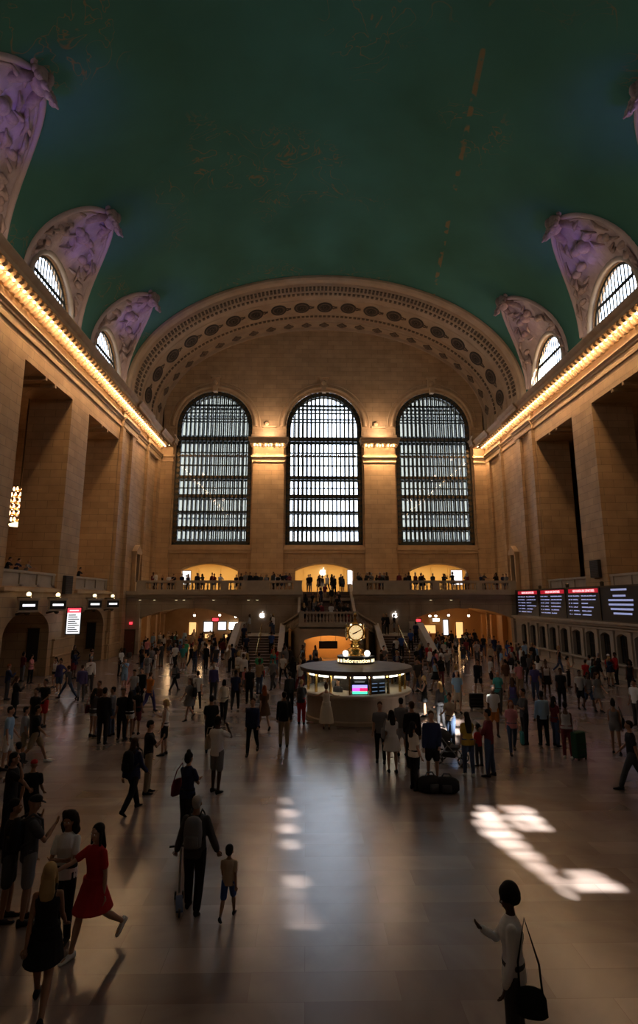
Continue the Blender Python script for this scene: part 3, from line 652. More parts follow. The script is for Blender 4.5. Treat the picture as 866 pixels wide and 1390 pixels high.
def parapet(x,w,pts,label):   # pts: (y, ztop, zbottom)
    mb=MB(); A=[(x-w/2,y,zt) for y,zt,zb in pts]+[(x-w/2,y,zb) for y,zt,zb in reversed(pts)]; mb.prism(A,(w,0,0))
    o=mb.build('stair_parapet',M['smooth2']); 
    mb=MB(); B=[(x-w/2-.05,y,zt+.09) for y,zt,zb in pts]+[(x-w/2-.05,y,zt-.03) for y,zt,zb in reversed(pts)]; mb.prism(B,(w+.1,0,0)); mb.build('coping',M['smooth2'],o)
    return tag(o,label,'parapet')
parapet(-5.75,.42,[(YS0-.4,.95,0),(YS0,1.0,0),(YS1,2.8,0),(YF-.2,2.8,0)],'sloping stone parapet on the outer side of the left stairs')
parapet(9.7,.42,[(YS0-.4,.95,0),(YS0,1.0,0),(YS1,2.8,0),(YF-.2,2.8,0)],'sloping stone parapet on the outer side of the right stairs')
parapet(-1.95,.36,[(YS0-.4,.95,0),(YS0,1.0,0),(YS1,2.8,0)],'sloping stone parapet on the inner side of the left stairs')
parapet(5.92,.36,[(YS0-.4,.95,0),(YS0,1.0,0),(YS1,2.8,0)],'sloping stone parapet on the inner side of the right stairs')
# central block with canted sides
ZP=2.84; YP=49.; cx0,cx1=-.52,4.14
poly=[(-1.8,YS1),(cx0,YP),(cx1,YP),(5.76,YS1)]
mb=MB()
# front face with the low arch
opwall(mb,lambda u,z,d:(u,YP+d,z),cx0,cx1,0,ZP,[Op((cx0+cx1)/2,1.95,0,1.7,.35,True)],.6)
for (xa,ya),(xb,yb2),za,zb in (((-1.8,YS1),(cx0,YP),ZL,ZP),((cx1,YP),(5.76,YS1),ZP,ZL)):
    mb.add([(xa,ya,0),(xb,yb2,0),(xb,yb2,zb),(xa,ya,za)],[(0,1,2,3)])
mb.add([(cx0,YP,ZP),(cx1,YP,ZP),(cx1,YP+4,ZP),(cx0,YP+4,ZP)],[(0,1,2,3)]); mb.box(cx0,cx1,YP,YP+4,ZP-.25,ZP)
for e,z0,z1 in ((.08,ZP-.02,ZP+.1),(.14,ZP-.14,ZP-.02)): mb.box(cx0-e,cx1+e,YP-e,YP+.2,z0,z1)
mb.box(cx0,cx1,YP-.05,YP,2.3,2.42)
struct(mb.build('trim_27',M['smooth2']),'stone block under the central landing with a low arch','landing')
mb=MB(); mb.box(cx0-.9,cx1+.9,YP+3.8,YP+4,0,2.5); mb.box(cx0-.9,cx0-.7,YP+.6,YP+4,0,2.5); mb.box(cx1+.7,cx1+.9,YP+.6,YP+4,0,2.5)
struct(mb.build('trim_28',M['orange']),'orange lit wall inside the low arch under the landing','wall')
lamp('ramp_light','POINT',((cx0+cx1)/2-.6,YP+2.2,2.35),70,(1,.55,.2),.2); lamp('ramp_light','POINT',((cx0+cx1)/2+1.2,YP+2.2,2.35),60,(1,.55,.2),.2)
root=empty('hanging_sign',(1.8,YP+1.2,0)); mb=MB(); mb.box(-.75,.75,-.06,.06,.95,1.55); mb.build('box',M['black'],root); mb=MB(); mb.tube([(-.6,0,1.55),(-.6,0,2.59)],.015,6); mb.tube([(.6,0,1.55),(.6,0,2.59)],.015,6); mb.build('hanger',M['bronze'],root)
tag(root,'dark rectangular sign hanging in the low arch under the landing','sign')
# canted short flights and platform balustrade
for s,(xa,xb) in ((-1,(-2.1,cx0)),(1,(6.06,cx1))):
    mb=MB()
    for i in range(6):
        f=i/6; x_=xa+(xb-xa)*f; z=ZL+(ZP-ZL)*(i+1)/6
        mb.add([(x_,YS1-3*f*.98,z),(x_,YF-1.3,z),(xb,YF-1.3,z),(xb,YP+.05,z)],[(0,1,2,3)]); 
        mb.add([(x_,YS1-3*f*.98,z-.17),(x_,YF-1.3,z-.17),(x_,YF-1.3,z),(x_,YS1-3*f*.98,z)],[(0,1,2,3)])
    tag(mb.build('staircase',M['stair']),'short flight from the %s side landing up to the central landing'%('left' if s<0 else 'right'),'stairs')
def rail_path(P,label,name='balustrade'):
    root=empty(name); mb=MB(); mh=MB()
    for (a,b) in zip(P,P[1:]):
        a,b=Vector(a),Vector(b); d=b-a; L=d.length; t=d.normalized(); nrm=Vector((-t.y,t.x,0)).normalized(); m=(a+b)/2
        mb.obox(m+Vector((0,0,.07)),d/2,nrm*.17,(0,0,.07)); mh.obox(m+Vector((0,0,.9)),d/2,nrm*.19,(0,0,.07))
        n=int(L/.26)
        for i in range(n): o=link('baluster',balm,root); o.location=a+d*(i+.5)/n+Vector((0,0,.13)); o.scale=(.9,.9,1.08)
    mb.build('plinth',M['smooth2'],root); mh.build('handrail',M['smooth2'],root)
    for p in P:
        q=MB(); q.box(p[0]-.2,p[0]+.2,p[1]-.2,p[1]+.2,p[2],p[2]+1.02); q.build('pedestal',M['smooth2'],root)
    return tag(root,label,'balustrade')
rail_path([(-1.85,YS1-.1,ZL+.05),(cx0+.15,YP+.2,ZP+.08),(cx1-.15,YP+.2,ZP+.08),(5.8,YS1-.1,ZL+.05)],'stone balustrade with canted ends round the central stair landing')
mb=MB(); mb.box(cx0,cx1,YP+3.9,YF+.2,ZP-.25,ZP-.01); struct(mb.build('trim_29',M['stair']),'floor of the central stair landing','landing')
flight(cx0+.0,cx1,53.6,ZP,58.6,ZB,16,'upper central flight of stairs rising to the balcony')
mb=MB()
for x in (cx0-.12,cx1+.12):
    mb.prism([(x-.12,53.3,ZP-.6),(x-.12,53.3,ZP+.75),(x-.12,58.6,ZB+.75),(x-.12,60.9,ZB+.75),(x-.12,60.9,ZB-.7)],(.24,0,0))
struct(mb.build('trim_30',M['stone2']),'side walls of the upper central stairs','wall')
for x,nm in ((1.1,'upper central stairs'),):
    root=empty('handrail'); mb=MB(); mb.tube([(x,53.5,ZP+.95),(x,58.7,ZB+.95)],.035,6); mb.build('rail',M['brass'],root)
    for i in range(5): f=i/4; mb=MB(); mb.tube([(x,53.6+5*f,ZP+.1+2.7*f),(x,53.6+5*f,ZP+.97+2.7*f)],.025,6); mb.build('post',M['brass'],root)
    pass; tag(root,'slim brass handrail up the middle of the '+nm,'handrail')
for x,nm in ((-3.75,'left'),(7.8,'right')):
    root=empty('handrail'); mb=MB(); mb.tube([(x,YS0-.2,.95),(x,YS1+.1,ZL+.95)],.035,6); mb.build('rail',M['brass'],root)
    for i in range(5): f=i/4; mb=MB(); mb.tube([(x,YS0+.15+5.35*f,.0+1.8*f),(x,YS0+.15+5.35*f,.98+1.8*f)],.025,6); mb.build('post',M['brass'],root)
    pass; tag(root,'slim brass handrail up the middle of the %s lower stairs'%nm,'handrail')
# ------------------------------------------------------------------ information booth
BX,BY=2.13,26.62; booth=empty('information_booth',(BX,BY,0)); tag(booth,'round marble information booth with lit windows and a shallow roof','information booth')
mb=MB(); mb.lathe([(2.14,0),(2.14,.12),(2.07,.16),(2.07,.95),(2.1,1.0)],n=64); mb.build('marble_base',M['smooth2'],booth,smooth=False)
mb=MB(); mb.lathe([(2.1,1.0),(2.3,1.02),(2.34,1.06),(2.34,1.12),(2.3,1.15),(1.9,1.15)],n=64); mb.build('counter',M['smooth2'],booth)
mb=MB(); mb.lathe([(2.02,1.84),(2.2,1.86),(2.34,1.9),(2.38,1.98),(2.38,2.06),(2.28,2.07),(1.5,2.12),(.9,2.15),(.85,2.16)],n=64); mb.build('roof',M.setdefault('roofm',noisy('roof_panel',(.15,.11,.08),(.10,.075,.055),3,.55)),booth)
mb=MB(); mb.rings([[(2.05*math.cos(2*PI*i/48),2.05*math.sin(2*PI*i/48),z) for i in range(48)] for z in (1.15,1.86)],caps=False); mb.build('glazing',M['bglass'],booth)
mb=MB(); mb.lathe([(.9,.0),(.9,1.3),(.7,1.35),(.7,1.9)],n=24); mb.build('core',M['dark'],booth)
NW=16
for i in range(NW):
    a=-PI/2+2*PI*(i+.5)/NW; c,s=math.cos(a),math.sin(a); q=MB(); q.obox((2.06*c,2.06*s,1.5),(.05*c,.05*s,0),(-.03*s,.03*c,0),(0,0,.36)); q.build('window_post',M['brass'],booth)
    a=-PI/2+2*PI*i/NW; c,s=math.cos(a),math.sin(a)
    if s<.35:
        q=MB(); q.obox((2.0*c,2.0*s,1.80),(.04*c,.04*s,0),(-.24*s,.24*c,0),(0,0,.032)); q.build('window_lamp',M['whitelamp'],booth)
q=MB(); q.lathe([(.7,2.4),(.8,2.42),(.8,2.47),(.6,2.5)],n=32); q.lathe([(.76,2.12),(.76,2.4)],n=32); q.build('sign_drum',M['black'],booth)
tm=text_mesh('Information',.2,'lettering',M['bulb2'] if 'bulb2' in M else M.setdefault('bulb2',mat('lettering_glow',(1,.8,.5),.4,emit=(1,.80,.45),es=1.7)))
w=max(v.co.x for v in tm.vertices)
for v in tm.vertices:
    x,y,z=v.co; a=x*.62/w/.8; r=.785+z; v.co=(r*math.sin(a),-r*math.cos(a),2.31+y*1.1)
link('lettering',tm,booth)
q=MB(); 
for a in (-.95,1.0,-1.25,1.3): q.obox((.79*math.sin(a),-.79*math.cos(a),2.3),(.05*math.cos(a),.05*math.sin(a),0),(0,0,.06),(.01*math.sin(a),-.01*math.cos(a),0))
q.build('sign_light',M['bulb2'],booth)
for s in (-1,1):
    q=MB(); q.sphere((s*.46,-.45,2.6),.12,14,10); q.build('globe_lamp',M['whitelamp'],booth,smooth=True)
    q=MB(); q.tube([(s*.46,-.45,2.38),(s*.46,-.45,2.5)],.04,8); q.build('lamp_stem',M['brass'],booth)
# screens in the booth windows
def bscreen(a,cols,nm):
    c,s=math.sin(a),-math.cos(a); root=empty('screen',(0,0,0)); root.parent=booth
    q=MB(); q.obox((1.9*c,1.9*s,1.46),(-.34*s,.34*c,0),(.03*c,.03*s,0),(0,0,.3)); q.build('screen_case',M['black'],root)
    for k,(u0,u1,z0,z1,col,e) in enumerate(cols):
        q=MB(); u=(u0+u1)/2*.66; q.obox((1.94*c-u*s,1.94*s+u*c,1.17+(z0+z1)/2*.56),(-(u1-u0)/2*.66*s,(u1-u0)/2*.66*c,0),(.004*c,.004*s,0),(0,0,(z1-z0)/2*.56)); q.build('screen_block',mat('screen_%s'%nm,col,.4,emit=col,es=e),root)
a0=-.02
bscreen(0.0,[(-.45,.45,.42,.62,(.35,.3,1),1.6),(.0,.45,.2,.42,(1,.02,.12),1.5),(-.45,.0,.2,.42,(.8,.1,.7),1.4),(-.45,.45,.02,.2,(.1,.8,.5),1.4),(-.3,.3,.8,.86,(.3,.3,.35),.4)],'colour')
bscreen(.39,[(-.4+.5*(j%2),-.05+.5*(j%2),.15+.26*(j//2),.2+.26*(j//2),(.15,.22,.35),.7) for j in range(6)],'rows')
lamp('booth_light','POINT',(BX,BY-1.4,1.75),14,(1,.8,.55),.1); lamp('booth_light','POINT',(BX-1.3,BY-.5,1.75),10,(1,.8,.55),.1); lamp('booth_light','POINT',(BX+1.3,BY-.5,1.75),10,(1,.8,.55),.1)
lamp('globe_light','POINT',(BX,BY-.95,2.85),1.5,(1,.8,.5),.1)
# the clock on its pedestal
clock=empty('clock',(BX,BY,2.4)); tag(clock,'golden four-faced ball clock on the booth roof','clock')
q=MB(); q.lathe([(.62,0),(.6,.06),(.45,.12),(.4,.2),(.36,.32),(.22,.4),(.2,.48),(.28,.52),(.16,.58),(.16,.64),(.24,.68)],n=24); q.build('pedestal',M['brass'],clock,smooth=True)
for i in range(8):
    a=2*PI*i/8+.2; q=MB(); q.sphere((.5*math.cos(a),.5*math.sin(a),.12),.05,8,6); q.build('knob',M['brass'],clock,smooth=True)
q=MB(); q.sphere((0,0,1.05),.37,20,14); q.build('body',M['brass'],clock,smooth=True)
q=MB(); q.lathe([(.12,1.4),(.16,1.44),(.07,1.5),(.09,1.56),(.03,1.66),(.09,1.74),(.05,1.84),(.0,1.9)],n=14); q.build('finial',M['brass'],clock,smooth=True)
fm=M.setdefault('face',mat('clock_face',(1,.85,.55),.5,emit=(1,.72,.36),es=.62))
for i,a in enumerate((0,PI/2,PI,1.5*PI)):
    c,s=math.sin(a),-math.cos(a); fr=empty('face'); fr.parent=clock
    Tn=Vector((c,s,0)); U=Vector((-s,c,0)); Z=Vector((0,0,1)); O=Vector((0,0,1.05))
    q=MB(); q.rings([[O+Tn*.375+U*.3*math.cos(t)+Z*.3*math.sin(t) for t in [2*PI*j/28 for j in range(28)]],[O+Tn*.385+U*.3*math.cos(t)+Z*.3*math.sin(t) for t in [2*PI*j/28 for j in range(28)]]]); q.build('dial',fm,fr)
    q=MB(); q.tube([O+Tn*.38+U*.32*math.cos(t)+Z*.32*math.sin(t) for t in [2*PI*j/28 for j in range(29)]],.035,8,caps=False); q.build('bezel',M['brass'],fr,smooth=True)
    q=MB()
    for j in range(12): t=2*PI*j/12; q.obox(O+Tn*.39+U*.25*math.sin(t)+Z*.25*math.cos(t),U*.025*math.sin(t)+Z*.025*math.cos(t),Tn*.003,U*.008*math.cos(t)-Z*.008*math.sin(t))
    q.build('numeral_ring',M['black'],fr)
    for t,L,w in ((R(62),.25,.02),(R(246),.17,.028)):
        q=MB(); d=U*math.sin(t)+Z*math.cos(t); n=U*math.cos(t)-Z*math.sin(t); q.obox(O+Tn*.4+d*(L/2-.02),d*(L/2+.02),Tn*.003,n*w); q.build('hand',M['black'],fr)
for s in (-1,1):
    for z in (.78,1.36): q=MB(); q.sphere((s*.2,-.3,z),.05,8,6); q.build('corner_lamp',M['bulb2'],clock,smooth=True)
# ------------------------------------------------------------------ left wall fittings
def gate_sign(y,label):
    root=empty('gate_sign',(XL+.72,y,0),-R(50)); X=0
    a=R(38) # turned a little into the hall
    q=MB(); q.box(-.16,.16,-.52,.52,4.2,4.82); q.box(-.2,.2,-.58,.58,4.82,4.92); q.box(-.2,.2,-.56,.56,4.12,4.2); q.build('case',M['smooth2'],root)
    q=MB(); q.box(.16,.19,-.5,.5,4.25,4.77); q.build('bezel',M['black'],root)
    q=MB(); q.box(.19,.2,-.34,.34,4.44,4.58); q.build('lit_strip',M['panelwhite'],root)
    q=MB(); q.lathe([(.14,4.92),(.2,5.0),(.1,5.05)],n=12); q.build('lamp_socket',M['bronze'],root)
    q=MB(); q.sphere((0,0,5.14),.14,12,8); q.build('globe',M['bulb2'],root,smooth=True)
    q=MB(); q.tube([(-.1,.0,4.15),(-.45,-.5,4.0)],.07,8); q.tube([(-.1,.0,4.95),(-.45,-.5,4.95)],.05,8); q.sphere((0,0,4.05),(.14,.16,.12),8,6); q.build('bracket',M['bronze'],root)
    tag(root,label,'sign'); lamp('sign_light','POINT',(XL+.9,y,4.9),9,(1,.75,.45),.1)
for y,l in ((35.6,'lit gate sign box nearest the left edge, above the nearer left arch'),(39.75,'lit gate sign box over the far end of the nearer left arch'),(46.6,'lit gate sign box over the near end of the further left arch'),(50.9,'lit gate sign box over the far end of the further left arch')): gate_sign(y,l)
root=empty('information_screen',(XL+.62,43.0,0)); root.rotation_euler=(0,0,R(24))
q=MB(); q.box(-.5,.5,-.06,.06,2.45,4.35); q.build('case',M['black'],root); q=MB(); q.box(-.43,.43,-.075,-.06,2.53,3.95); q.build('white_page',M['panelwhite'],root)
q=MB(); q.box(-.43,.43,-.075,-.06,3.95,4.27); q.build('red_header',M['red_em'],root)
for j in range(9): q=MB(); q.box(-.36,.36-.12*(j%3),-.08,-.075,2.64+.14*j,2.7+.14*j); q.build('text_line',M['shade'],root)
q=MB(); q.box(-.3,.3,-.08,-.076,4.06,4.14); q.build('header_text',M['panelwhite'],root)
q=MB(); q.tube([(0,.06,3.4),(-.45,.35,3.4)],.05,8); q.build('bracket',M['black'],root)
tag(root,'upright lit screen with a red header on the left pier','screen')
for X0,sg,y,z,w,h,lb in ((XL,-1,42.7,5.85,.62,.62,'dark louvred panel on the left pier above the screen'),(XR,1,42.6,7.0,.62,.62,'dark louvred panel on the right pier above the departure board')):
    root=empty('loudspeaker',(X0-sg*.12,y,z)); q=MB(); q.box(-.12,.12,-w,w,-h,h); q.build('case',M['black'],root); q=MB()
    for j in range(10): q.box(-.15,.15,-w+.05,w-.05,-h+.08+j*.12,-h+.12+j*.12)
    q.build('louvre',M['dark'],root); tag(root,lb,'loudspeaker')
# inside the left lower passage: door panels and small columns
for c,wh in zip(BAYS[:3],('far','middle','near')):
    root=empty('notice_board',(XL-.95,c+2.95,0)); q=MB(); q.box(-.36,.36,0,.1,.95,2.95); q.build('panel',M['black'],root); q=MB(); q.box(-.4,.4,-.03,.1,2.95,3.02); q.box(-.4,.4,-.03,.1,.88,.95); q.build('frame',M['bronze'],root)
    tag(root,'tall black board on the side wall of the %s left archway'%wh,'board')
    lamp('gate_light','POINT',(XL-4.5,c-1,3.9),16,(1,.6,.3),.2)
mb=MB()
for c in BAYS[:4]:
    opwall(mb,lambda u,z,d,c=c:(XL-3.1-.4-d,u,z),c-5.2,c+5.2,0,4.75,[Op(c-1.4,1.5,0,2.4,.8),Op(c+2.6,1.0,0,2.2,.6)],.5)
struct(mb.build('wall_gate',M['smooth']),'inner wall with doorways behind the left arches','wall')
# chandelier
CHX,CHY,CHZ=-21.2,43.9,11.6; ch=empty('chandelier',(CHX,CHY,CHZ)); tag(ch,'ball-shaped chandelier of bare bulbs glowing behind the left pier','chandelier')
chm=bulbm.copy(); chm.materials[0]=mat('chandelier_bulb',(1,.7,.4),.4,emit=(1,.55,.28),es=4)
q=MB(); q.lathe([(.06,1.4),(.06,9),],n=8); q.build('chain',M['bronze'],ch)
for j,(z,r,n) in enumerate(((1.2,.35,8),(.75,.55,12),(.3,.62,12),(-.15,.62,12),(-.6,.55,12),(-1.05,.35,8))):
    q=MB(); q.tube([(r*math.cos(2*PI*i/20),r*math.sin(2*PI*i/20),z) for i in range(21)],.05,6,caps=False); q.build('ring',M['brass'],ch)
    for i in range(n):
        if j*12+i<100: o=link('bulb',chm,ch); o.location=((r+.08)*math.cos(2*PI*i/n),(r+.08)*math.sin(2*PI*i/n),z)
q=MB(); q.lathe([(.5,-1.5),(.55,-1.35),(.1,-1.2)],n=20); q.build('basket',M['bulb2'],ch)
lamp('chandelier_light','POINT',(CHX+.9,CHY-.3,CHZ),60,WARM,.3)
# niche shrines on the side walls of the balcony
for X0,sg,nm in ((XL,-1,'left'),(XR,1,'right')):
    root=empty('wall_aedicule',(X0,59.,ZB)); q=MB(); q.box(-.0 if sg<0 else -.45,.45 if sg<0 else 0,-.75,.75,0,.9)
    for s in (-1,1): q.box(*(sorted((0,-sg*.4))),s*.65-.13,s*.65+.13,.9,3.6)
    q.box(*(sorted((0,-sg*.5))),-.9,.9,3.6,3.85); q.prism([(0,-.95,3.85),(0,.95,3.85),(0,0,4.5)],(-sg*.5,0,0)); q.build('surround',M['smooth'],root)
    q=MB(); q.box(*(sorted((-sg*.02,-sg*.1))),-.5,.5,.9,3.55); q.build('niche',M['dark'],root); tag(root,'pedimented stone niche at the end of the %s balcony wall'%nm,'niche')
# door and lamp at the left end of the lower wall
root=empty('door_1',(XL+.75,YF-.13,0)); q=MB(); q.box(-.45,.45,-.02,.06,0,2.1); q.build('leaf',M['wood'],root); q=MB(); q.box(-.52,-.45,-.05,.08,0,2.15); q.box(.45,.52,-.05,.08,0,2.15); q.box(-.52,.52,-.05,.08,2.1,2.2); q.build('frame',M['bronze'],root); q=MB(); q.sphere((.33,-.06,1.0),.05,8,6); q.build('door_handle',M['brass'],root)
struct(root,'red brown door at the left end of the lower far wall','door')
root=empty('exit_light',(XL+.8,YF-.15,2.75)); q=MB(); q.box(-.12,.12,-.06,.1,-.1,.1); q.build('case',M['red_em'],root); tag(root,'tiny red light above the brown door','light')
for i,x in enumerate((-15.2,-13.9,-11.9,-11.2,-8.5,-5.3,-4.5,11.5,13.4)):  # glowing discs added for the glare dashes on the wall, not lamps
    root=empty('glare_disc',(x,YF-.5,4.88)); q=MB(); q.lathe([(.14,-.06),(.16,.02)],n=14); q.build('rim',M['bronze'],root); q=MB(); q.lathe([(.11,-.08),(.11,-.04)],n=14); q.build('lens',M['bulb2'],root)
    tag(root,'small glowing disc added for glare under the far balcony edge, %s from the left'%['first','second','third','fourth','fifth','sixth','seventh','eighth','ninth'][i],'light')
# ------------------------------------------------------------------ ticket office front and departure board on the right
XT=XR-1.35
mb=MB(); TW=[54.3-2.1*i for i in range(13)]
opwall(mb,lambda u,z,d:(XT+d,u,z),26.,YF,0,3.3,[Op(y,.68,.95,2.55,.2,True) for y in TW],.5)
mb.box(XT+.5,XT+.9,26,YF,0,3.3); mb.box(XT-.35,XR,26,YF,3.3,3.45); mb.box(XT-.2,XR,26,YF,3.15,3.3); mb.box(XT-.12,XT,26,YF,2.95,3.05)
mb.box(XT-.3,XT,26,YF,.88,.98); mb.box(XT-.1,XT,26,YF,0,.3)
struct(mb.build('wall_ticket',M['smooth2']),'pale stone ticket office front along the right wall','wall')
for i,y in enumerate(TW):
    root=empty('ticket_window',(XT+.3,y,0)); q=MB(); q.box(-.02,.02,-.66,.66,.97,2.7); q.build('dark_glass',M['black'],root)
    q=MB(); 
    for k in range(5): q.box(-.08,-.04,-.6+.3*k-.015,-.6+.3*k+.015,1.0,2.6)
    q.box(-.08,-.04,-.66,.66,1.9,1.94); q.build('grille',M['bronze'],root)
    q=MB(); q.box(-.42,-.27,-1.27,-.83,.0,2.9); q.box(-.46,-.25,-1.33,-.77,2.75,2.9); q.build('pilaster',M['smooth2'],root)
    tag(root,'barred ticket window, number %s along the right wall from the far corner'%['one','two','three','four','five','six','seven','eight','nine','ten','eleven','twelve','thirteen'][i],'ticket window')
bd=empty('departure_board',(XT+.05,0,0)); tag(bd,'long dark electronic departure board above the ticket windows','departure board')
q=MB(); q.box(-.25,.6,28.5,55.3,3.5,5.62); q.build('case',M['black'],bd)
q=MB(); q.box(-.3,.65,28.5,55.35,5.62,5.72); q.box(-.3,.65,28.5,55.35,3.45,3.52)
for y in (55.3,50.0,44.7,39.4,34.1,28.8): q.box(-.3,-.2,y-.05,y+.05,3.5,5.7)
q.build('frame',M['bronze'],bd)
q=MB()
for y in (50,44.7,39.4): q.lathe([(.12,0),(.14,.25),(.05,.3)],(-.05,y,5.72),10)
q.build('top_bracket',M['bronze'],bd)
rowm=mat('board_text',(.5,.55,.8),.4,emit=(.42,.48,.85),es=.4); hdm=mat('board_header',(.5,.02,.04),.4,emit=(.5,.01,.03),es=.55); htm=mat('header_text',(1,.8,.8),.4,emit=(1,.7,.75),es=.9)
for k,y1 in enumerate((55.2,49.9,44.6,39.3)):
    pn=empty('board_panel'); pn.parent=bd
    r3=random.Random(k)
    if k<3:
        q=MB(); q.box(-.27,-.25,y1-5.0,y1-.5,5.3,5.58); q.build('header',hdm,pn)
        tx=text_mesh(('HUDSON LINE','HARLEM LINE','NEW HAVEN LINE')[k]+' DEPARTURES',.24,'header_text',htm,.004)
        for v in tx.vertices: x,yy,z=v.co; v.co=(-.285+z,y1-2.9-x*.95,5.43+yy)
        link('header_text',tx,pn)
        for j in range(6):
            q=MB(); z=5.1-.255*j
            for a,b in ((.45,.6),(.8,.95),(1.2,1.2+r3.uniform(.6,1.0)),(2.5,2.5+r3.uniform(.9,2.2))):
                u=a
                while u<b:
                    w=r3.uniform(.07,.13); q.box(-.27,-.255,y1-u-w,y1-u,z-.04,z+.035 if r3.random()<.8 else z+.005); u+=w+.03
            q.build('text_row',rowm,pn)
    else:
        for j,(a,b) in enumerate(((1.4,3.2),(1.6,3.0),(1.0,3.9),(1.0,3.9),(1.2,3.8),(1.5,3.6))):
            q=MB(); z=5.45-.27*j-.1*(j>0); u=a
            while u<b: w=r3.uniform(.08,.16); q.box(-.27,-.255,y1-u-w,y1-u,z-.06,z+.055); u+=w+.03
            q.build('text_row',rowm,pn)
# ------------------------------------------------------------------ daylight
W=bpy.data.worlds.new('sky'); S.world=W; W.use_nodes=True; nt=W.node_tree; bg=nt.nodes['Background']
tc=nd(nt,'ShaderNodeTexCoord'); sp=nd(nt,'ShaderNodeSeparateXYZ'); nt.links.new(tc.outputs['Generated'],sp.inputs[0])
cr=nd(nt,'ShaderNodeValToRGB'); e=cr.color_ramp.elements; e[0].color=(.78,.85,1,1); e[0].position=.45; e[1].color=(.62,.76,1,1); e[1].position=1
nt.links.new(sp.outputs[2],cr.inputs[0]); nt.links.new(cr.outputs[0],bg.inputs[0]); bg.inputs[1].default_value=4.8
def portal(loc,sx,sy,rot):
    l=bpy.data.lights.new('window_portal','AREA'); l.shape='RECTANGLE'; l.size=sx; l.size_y=sy; l.cycles.is_portal=True
    o=bpy.data.objects.new('window_portal',l); COL.objects.link(o); o.location=loc; o.rotation_euler=rot
for c in WC:
    portal((c,YB+2.2,19.8),8.7,18.2,(PI/2,0,PI)) if False else portal((c,YB+2.2,19.8),8.7,18.2,(-PI/2,0,0))
    portal((c,YW-.8,19.8),8.7,18.2,(PI/2,0,0))
for sg in (-1,1):
    for c in LUN[:5]: portal((XC+sg*(VA+.95),c,26.9),3.8,6.9,(0,PI/2*sg,0))
# neighbouring buildings seen through the outer windows
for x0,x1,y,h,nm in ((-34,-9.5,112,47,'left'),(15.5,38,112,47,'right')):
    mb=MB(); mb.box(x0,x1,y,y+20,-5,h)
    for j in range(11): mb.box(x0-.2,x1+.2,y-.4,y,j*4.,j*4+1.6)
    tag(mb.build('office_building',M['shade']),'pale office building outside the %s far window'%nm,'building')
# sun
SD=Vector((-.22,1.,-.70)).normalized()
sun=lamp('sun','SUN',(20,-40,30),75,(1,.93,.84)); sun.data.angle=R(.5); sun.rotation_euler=SD.to_track_quat('-Z','Y').to_euler()
# added unseen mask: its slots are cut to shape the sun patches
XS=-15.6
def back(px,py):
    X,Y=atz(px,py); t=(Y-XS)/SD.y; return (X-SD.x*t, -SD.z*t)
def slots():
    P=[]
    L=[(652,1098,668),(648,1107,676),(647,1118,686),(650,1131,700),(658,1145,712),(670,1160,730),(686,1176,745),(705,1192,760),(732,1210,773)]
    R_=[(682,1098,720),(688,1110,732),(700,1121,742)]
    Q=[(772,1187,815),(772,1200,838)]
    for G,hh in ((L,5.4),(R_,5.),(Q,5.5)):
        for a,y,b in G: h=hh*(.7+.3*(y-1080)/130)*1.1; h*=.74; P.append([(a-2,y-h),(b-4,y-h),(b+2,y+h),(a+3,y+h)])
    for a,y,b,h in ((383,1086,398,.9),(380,1103,402,1.3),(379,1113,400,.8),(379,1124,401,1.3),(383,1145,404,1.2),(385,1195,415,1.6),(382,1212,412,1.4),(384,1232,420,1.5),(388,1249,430,1.8)): h*=1.75; P.append([(a,y-h),(b,y-h),(b+2,y+h),(a+1,y+h)])
    for a,y,b in ((608,992,622),(612,980,622),(585,955,600),(563,967,572),(578,985,596),(598,1002,612),(548,985,553)): P.append([(a,y-4),(b,y-4),(b+2,y+4),(a+1,y+4)])
    return [[back(*p) for p in q] for q in P]
def cut_sun_mask():
    SL=slots(); bm=bmesh.new(); yz=[p for q in SL for p in q]
    lo=(-40,-2.);hi=(40,70.)
    from mathutils.geometry import delaunay_2d_cdt
    vs=[Vector(lo),Vector((hi[0],lo[1])),Vector(hi),Vector((lo[0],hi[1]))]; ed=[(0,1),(1,2),(2,3),(3,0)]; 
    for q in SL:
        n=len(vs); vs+=[Vector(p) for p in q]; ed+=[(n+i,n+(i+1)%4) for i in range(4)]
    v,e,f,_,_,_=delaunay_2d_cdt(vs,ed,[],1,1e-6)
    def inside(c,q):
        s=[(q[(i+1)%4][0]-q[i][0])*(c[1]-q[i][1])-(q[(i+1)%4][1]-q[i][1])*(c[0]-q[i][0]) for i in range(4)]
        return all(a>0 for a in s) or all(a<0 for a in s)
    m=MB()
    F_=[]
    for t in f:
        c=sum((v[i] for i in t),Vector((0,0)))/len(t)
        if not any(inside(c,q) for q in SL): F_.append(t)
    m.add([(a[0],XS,a[1]) for a in v],F_); m.add([(a[0],XS-.1,a[1]) for a in v],F_)
    return m
scr=cut_sun_mask().build('sun_mask',M['shade']); tag(scr,'unseen slotted mask added outside the near end windows to shape the sun','screen wall')
for x in (XC-12.6,XC-6.3,XC,XC+6.3,XC+12.6): lamp('cornice_uplight','POINT',(x,YB-1.6,24.0 if abs(abs(x-XC)-6.3)<.1 else 30.0),0 if abs(abs(x-XC)-6.3)>.1 else 230,(1,.72,.5),.3)
# coloured spot lamps standing on the cornices
for sg in (-1,1):
    for c in LUN[:4]:
        o=lamp('blue_cornice_lamp','SPOT',(XC+sg*17.6,c-2.5,23.6),(620 if not (sg>0 and c>50) else 160),(.22,.16,1),.3,spot_size=R(48),spot_blend=.9)
        tgt=Vector((XC+sg*17.3,c+1.2,31.5)); o.rotation_euler=(tgt-o.location).to_track_quat('-Z','Y').to_euler()
        lamp('cornice_uplight','POINT',(XC+sg*18.4,c+2.2,24.2),110,(1,.75,.55),.3)
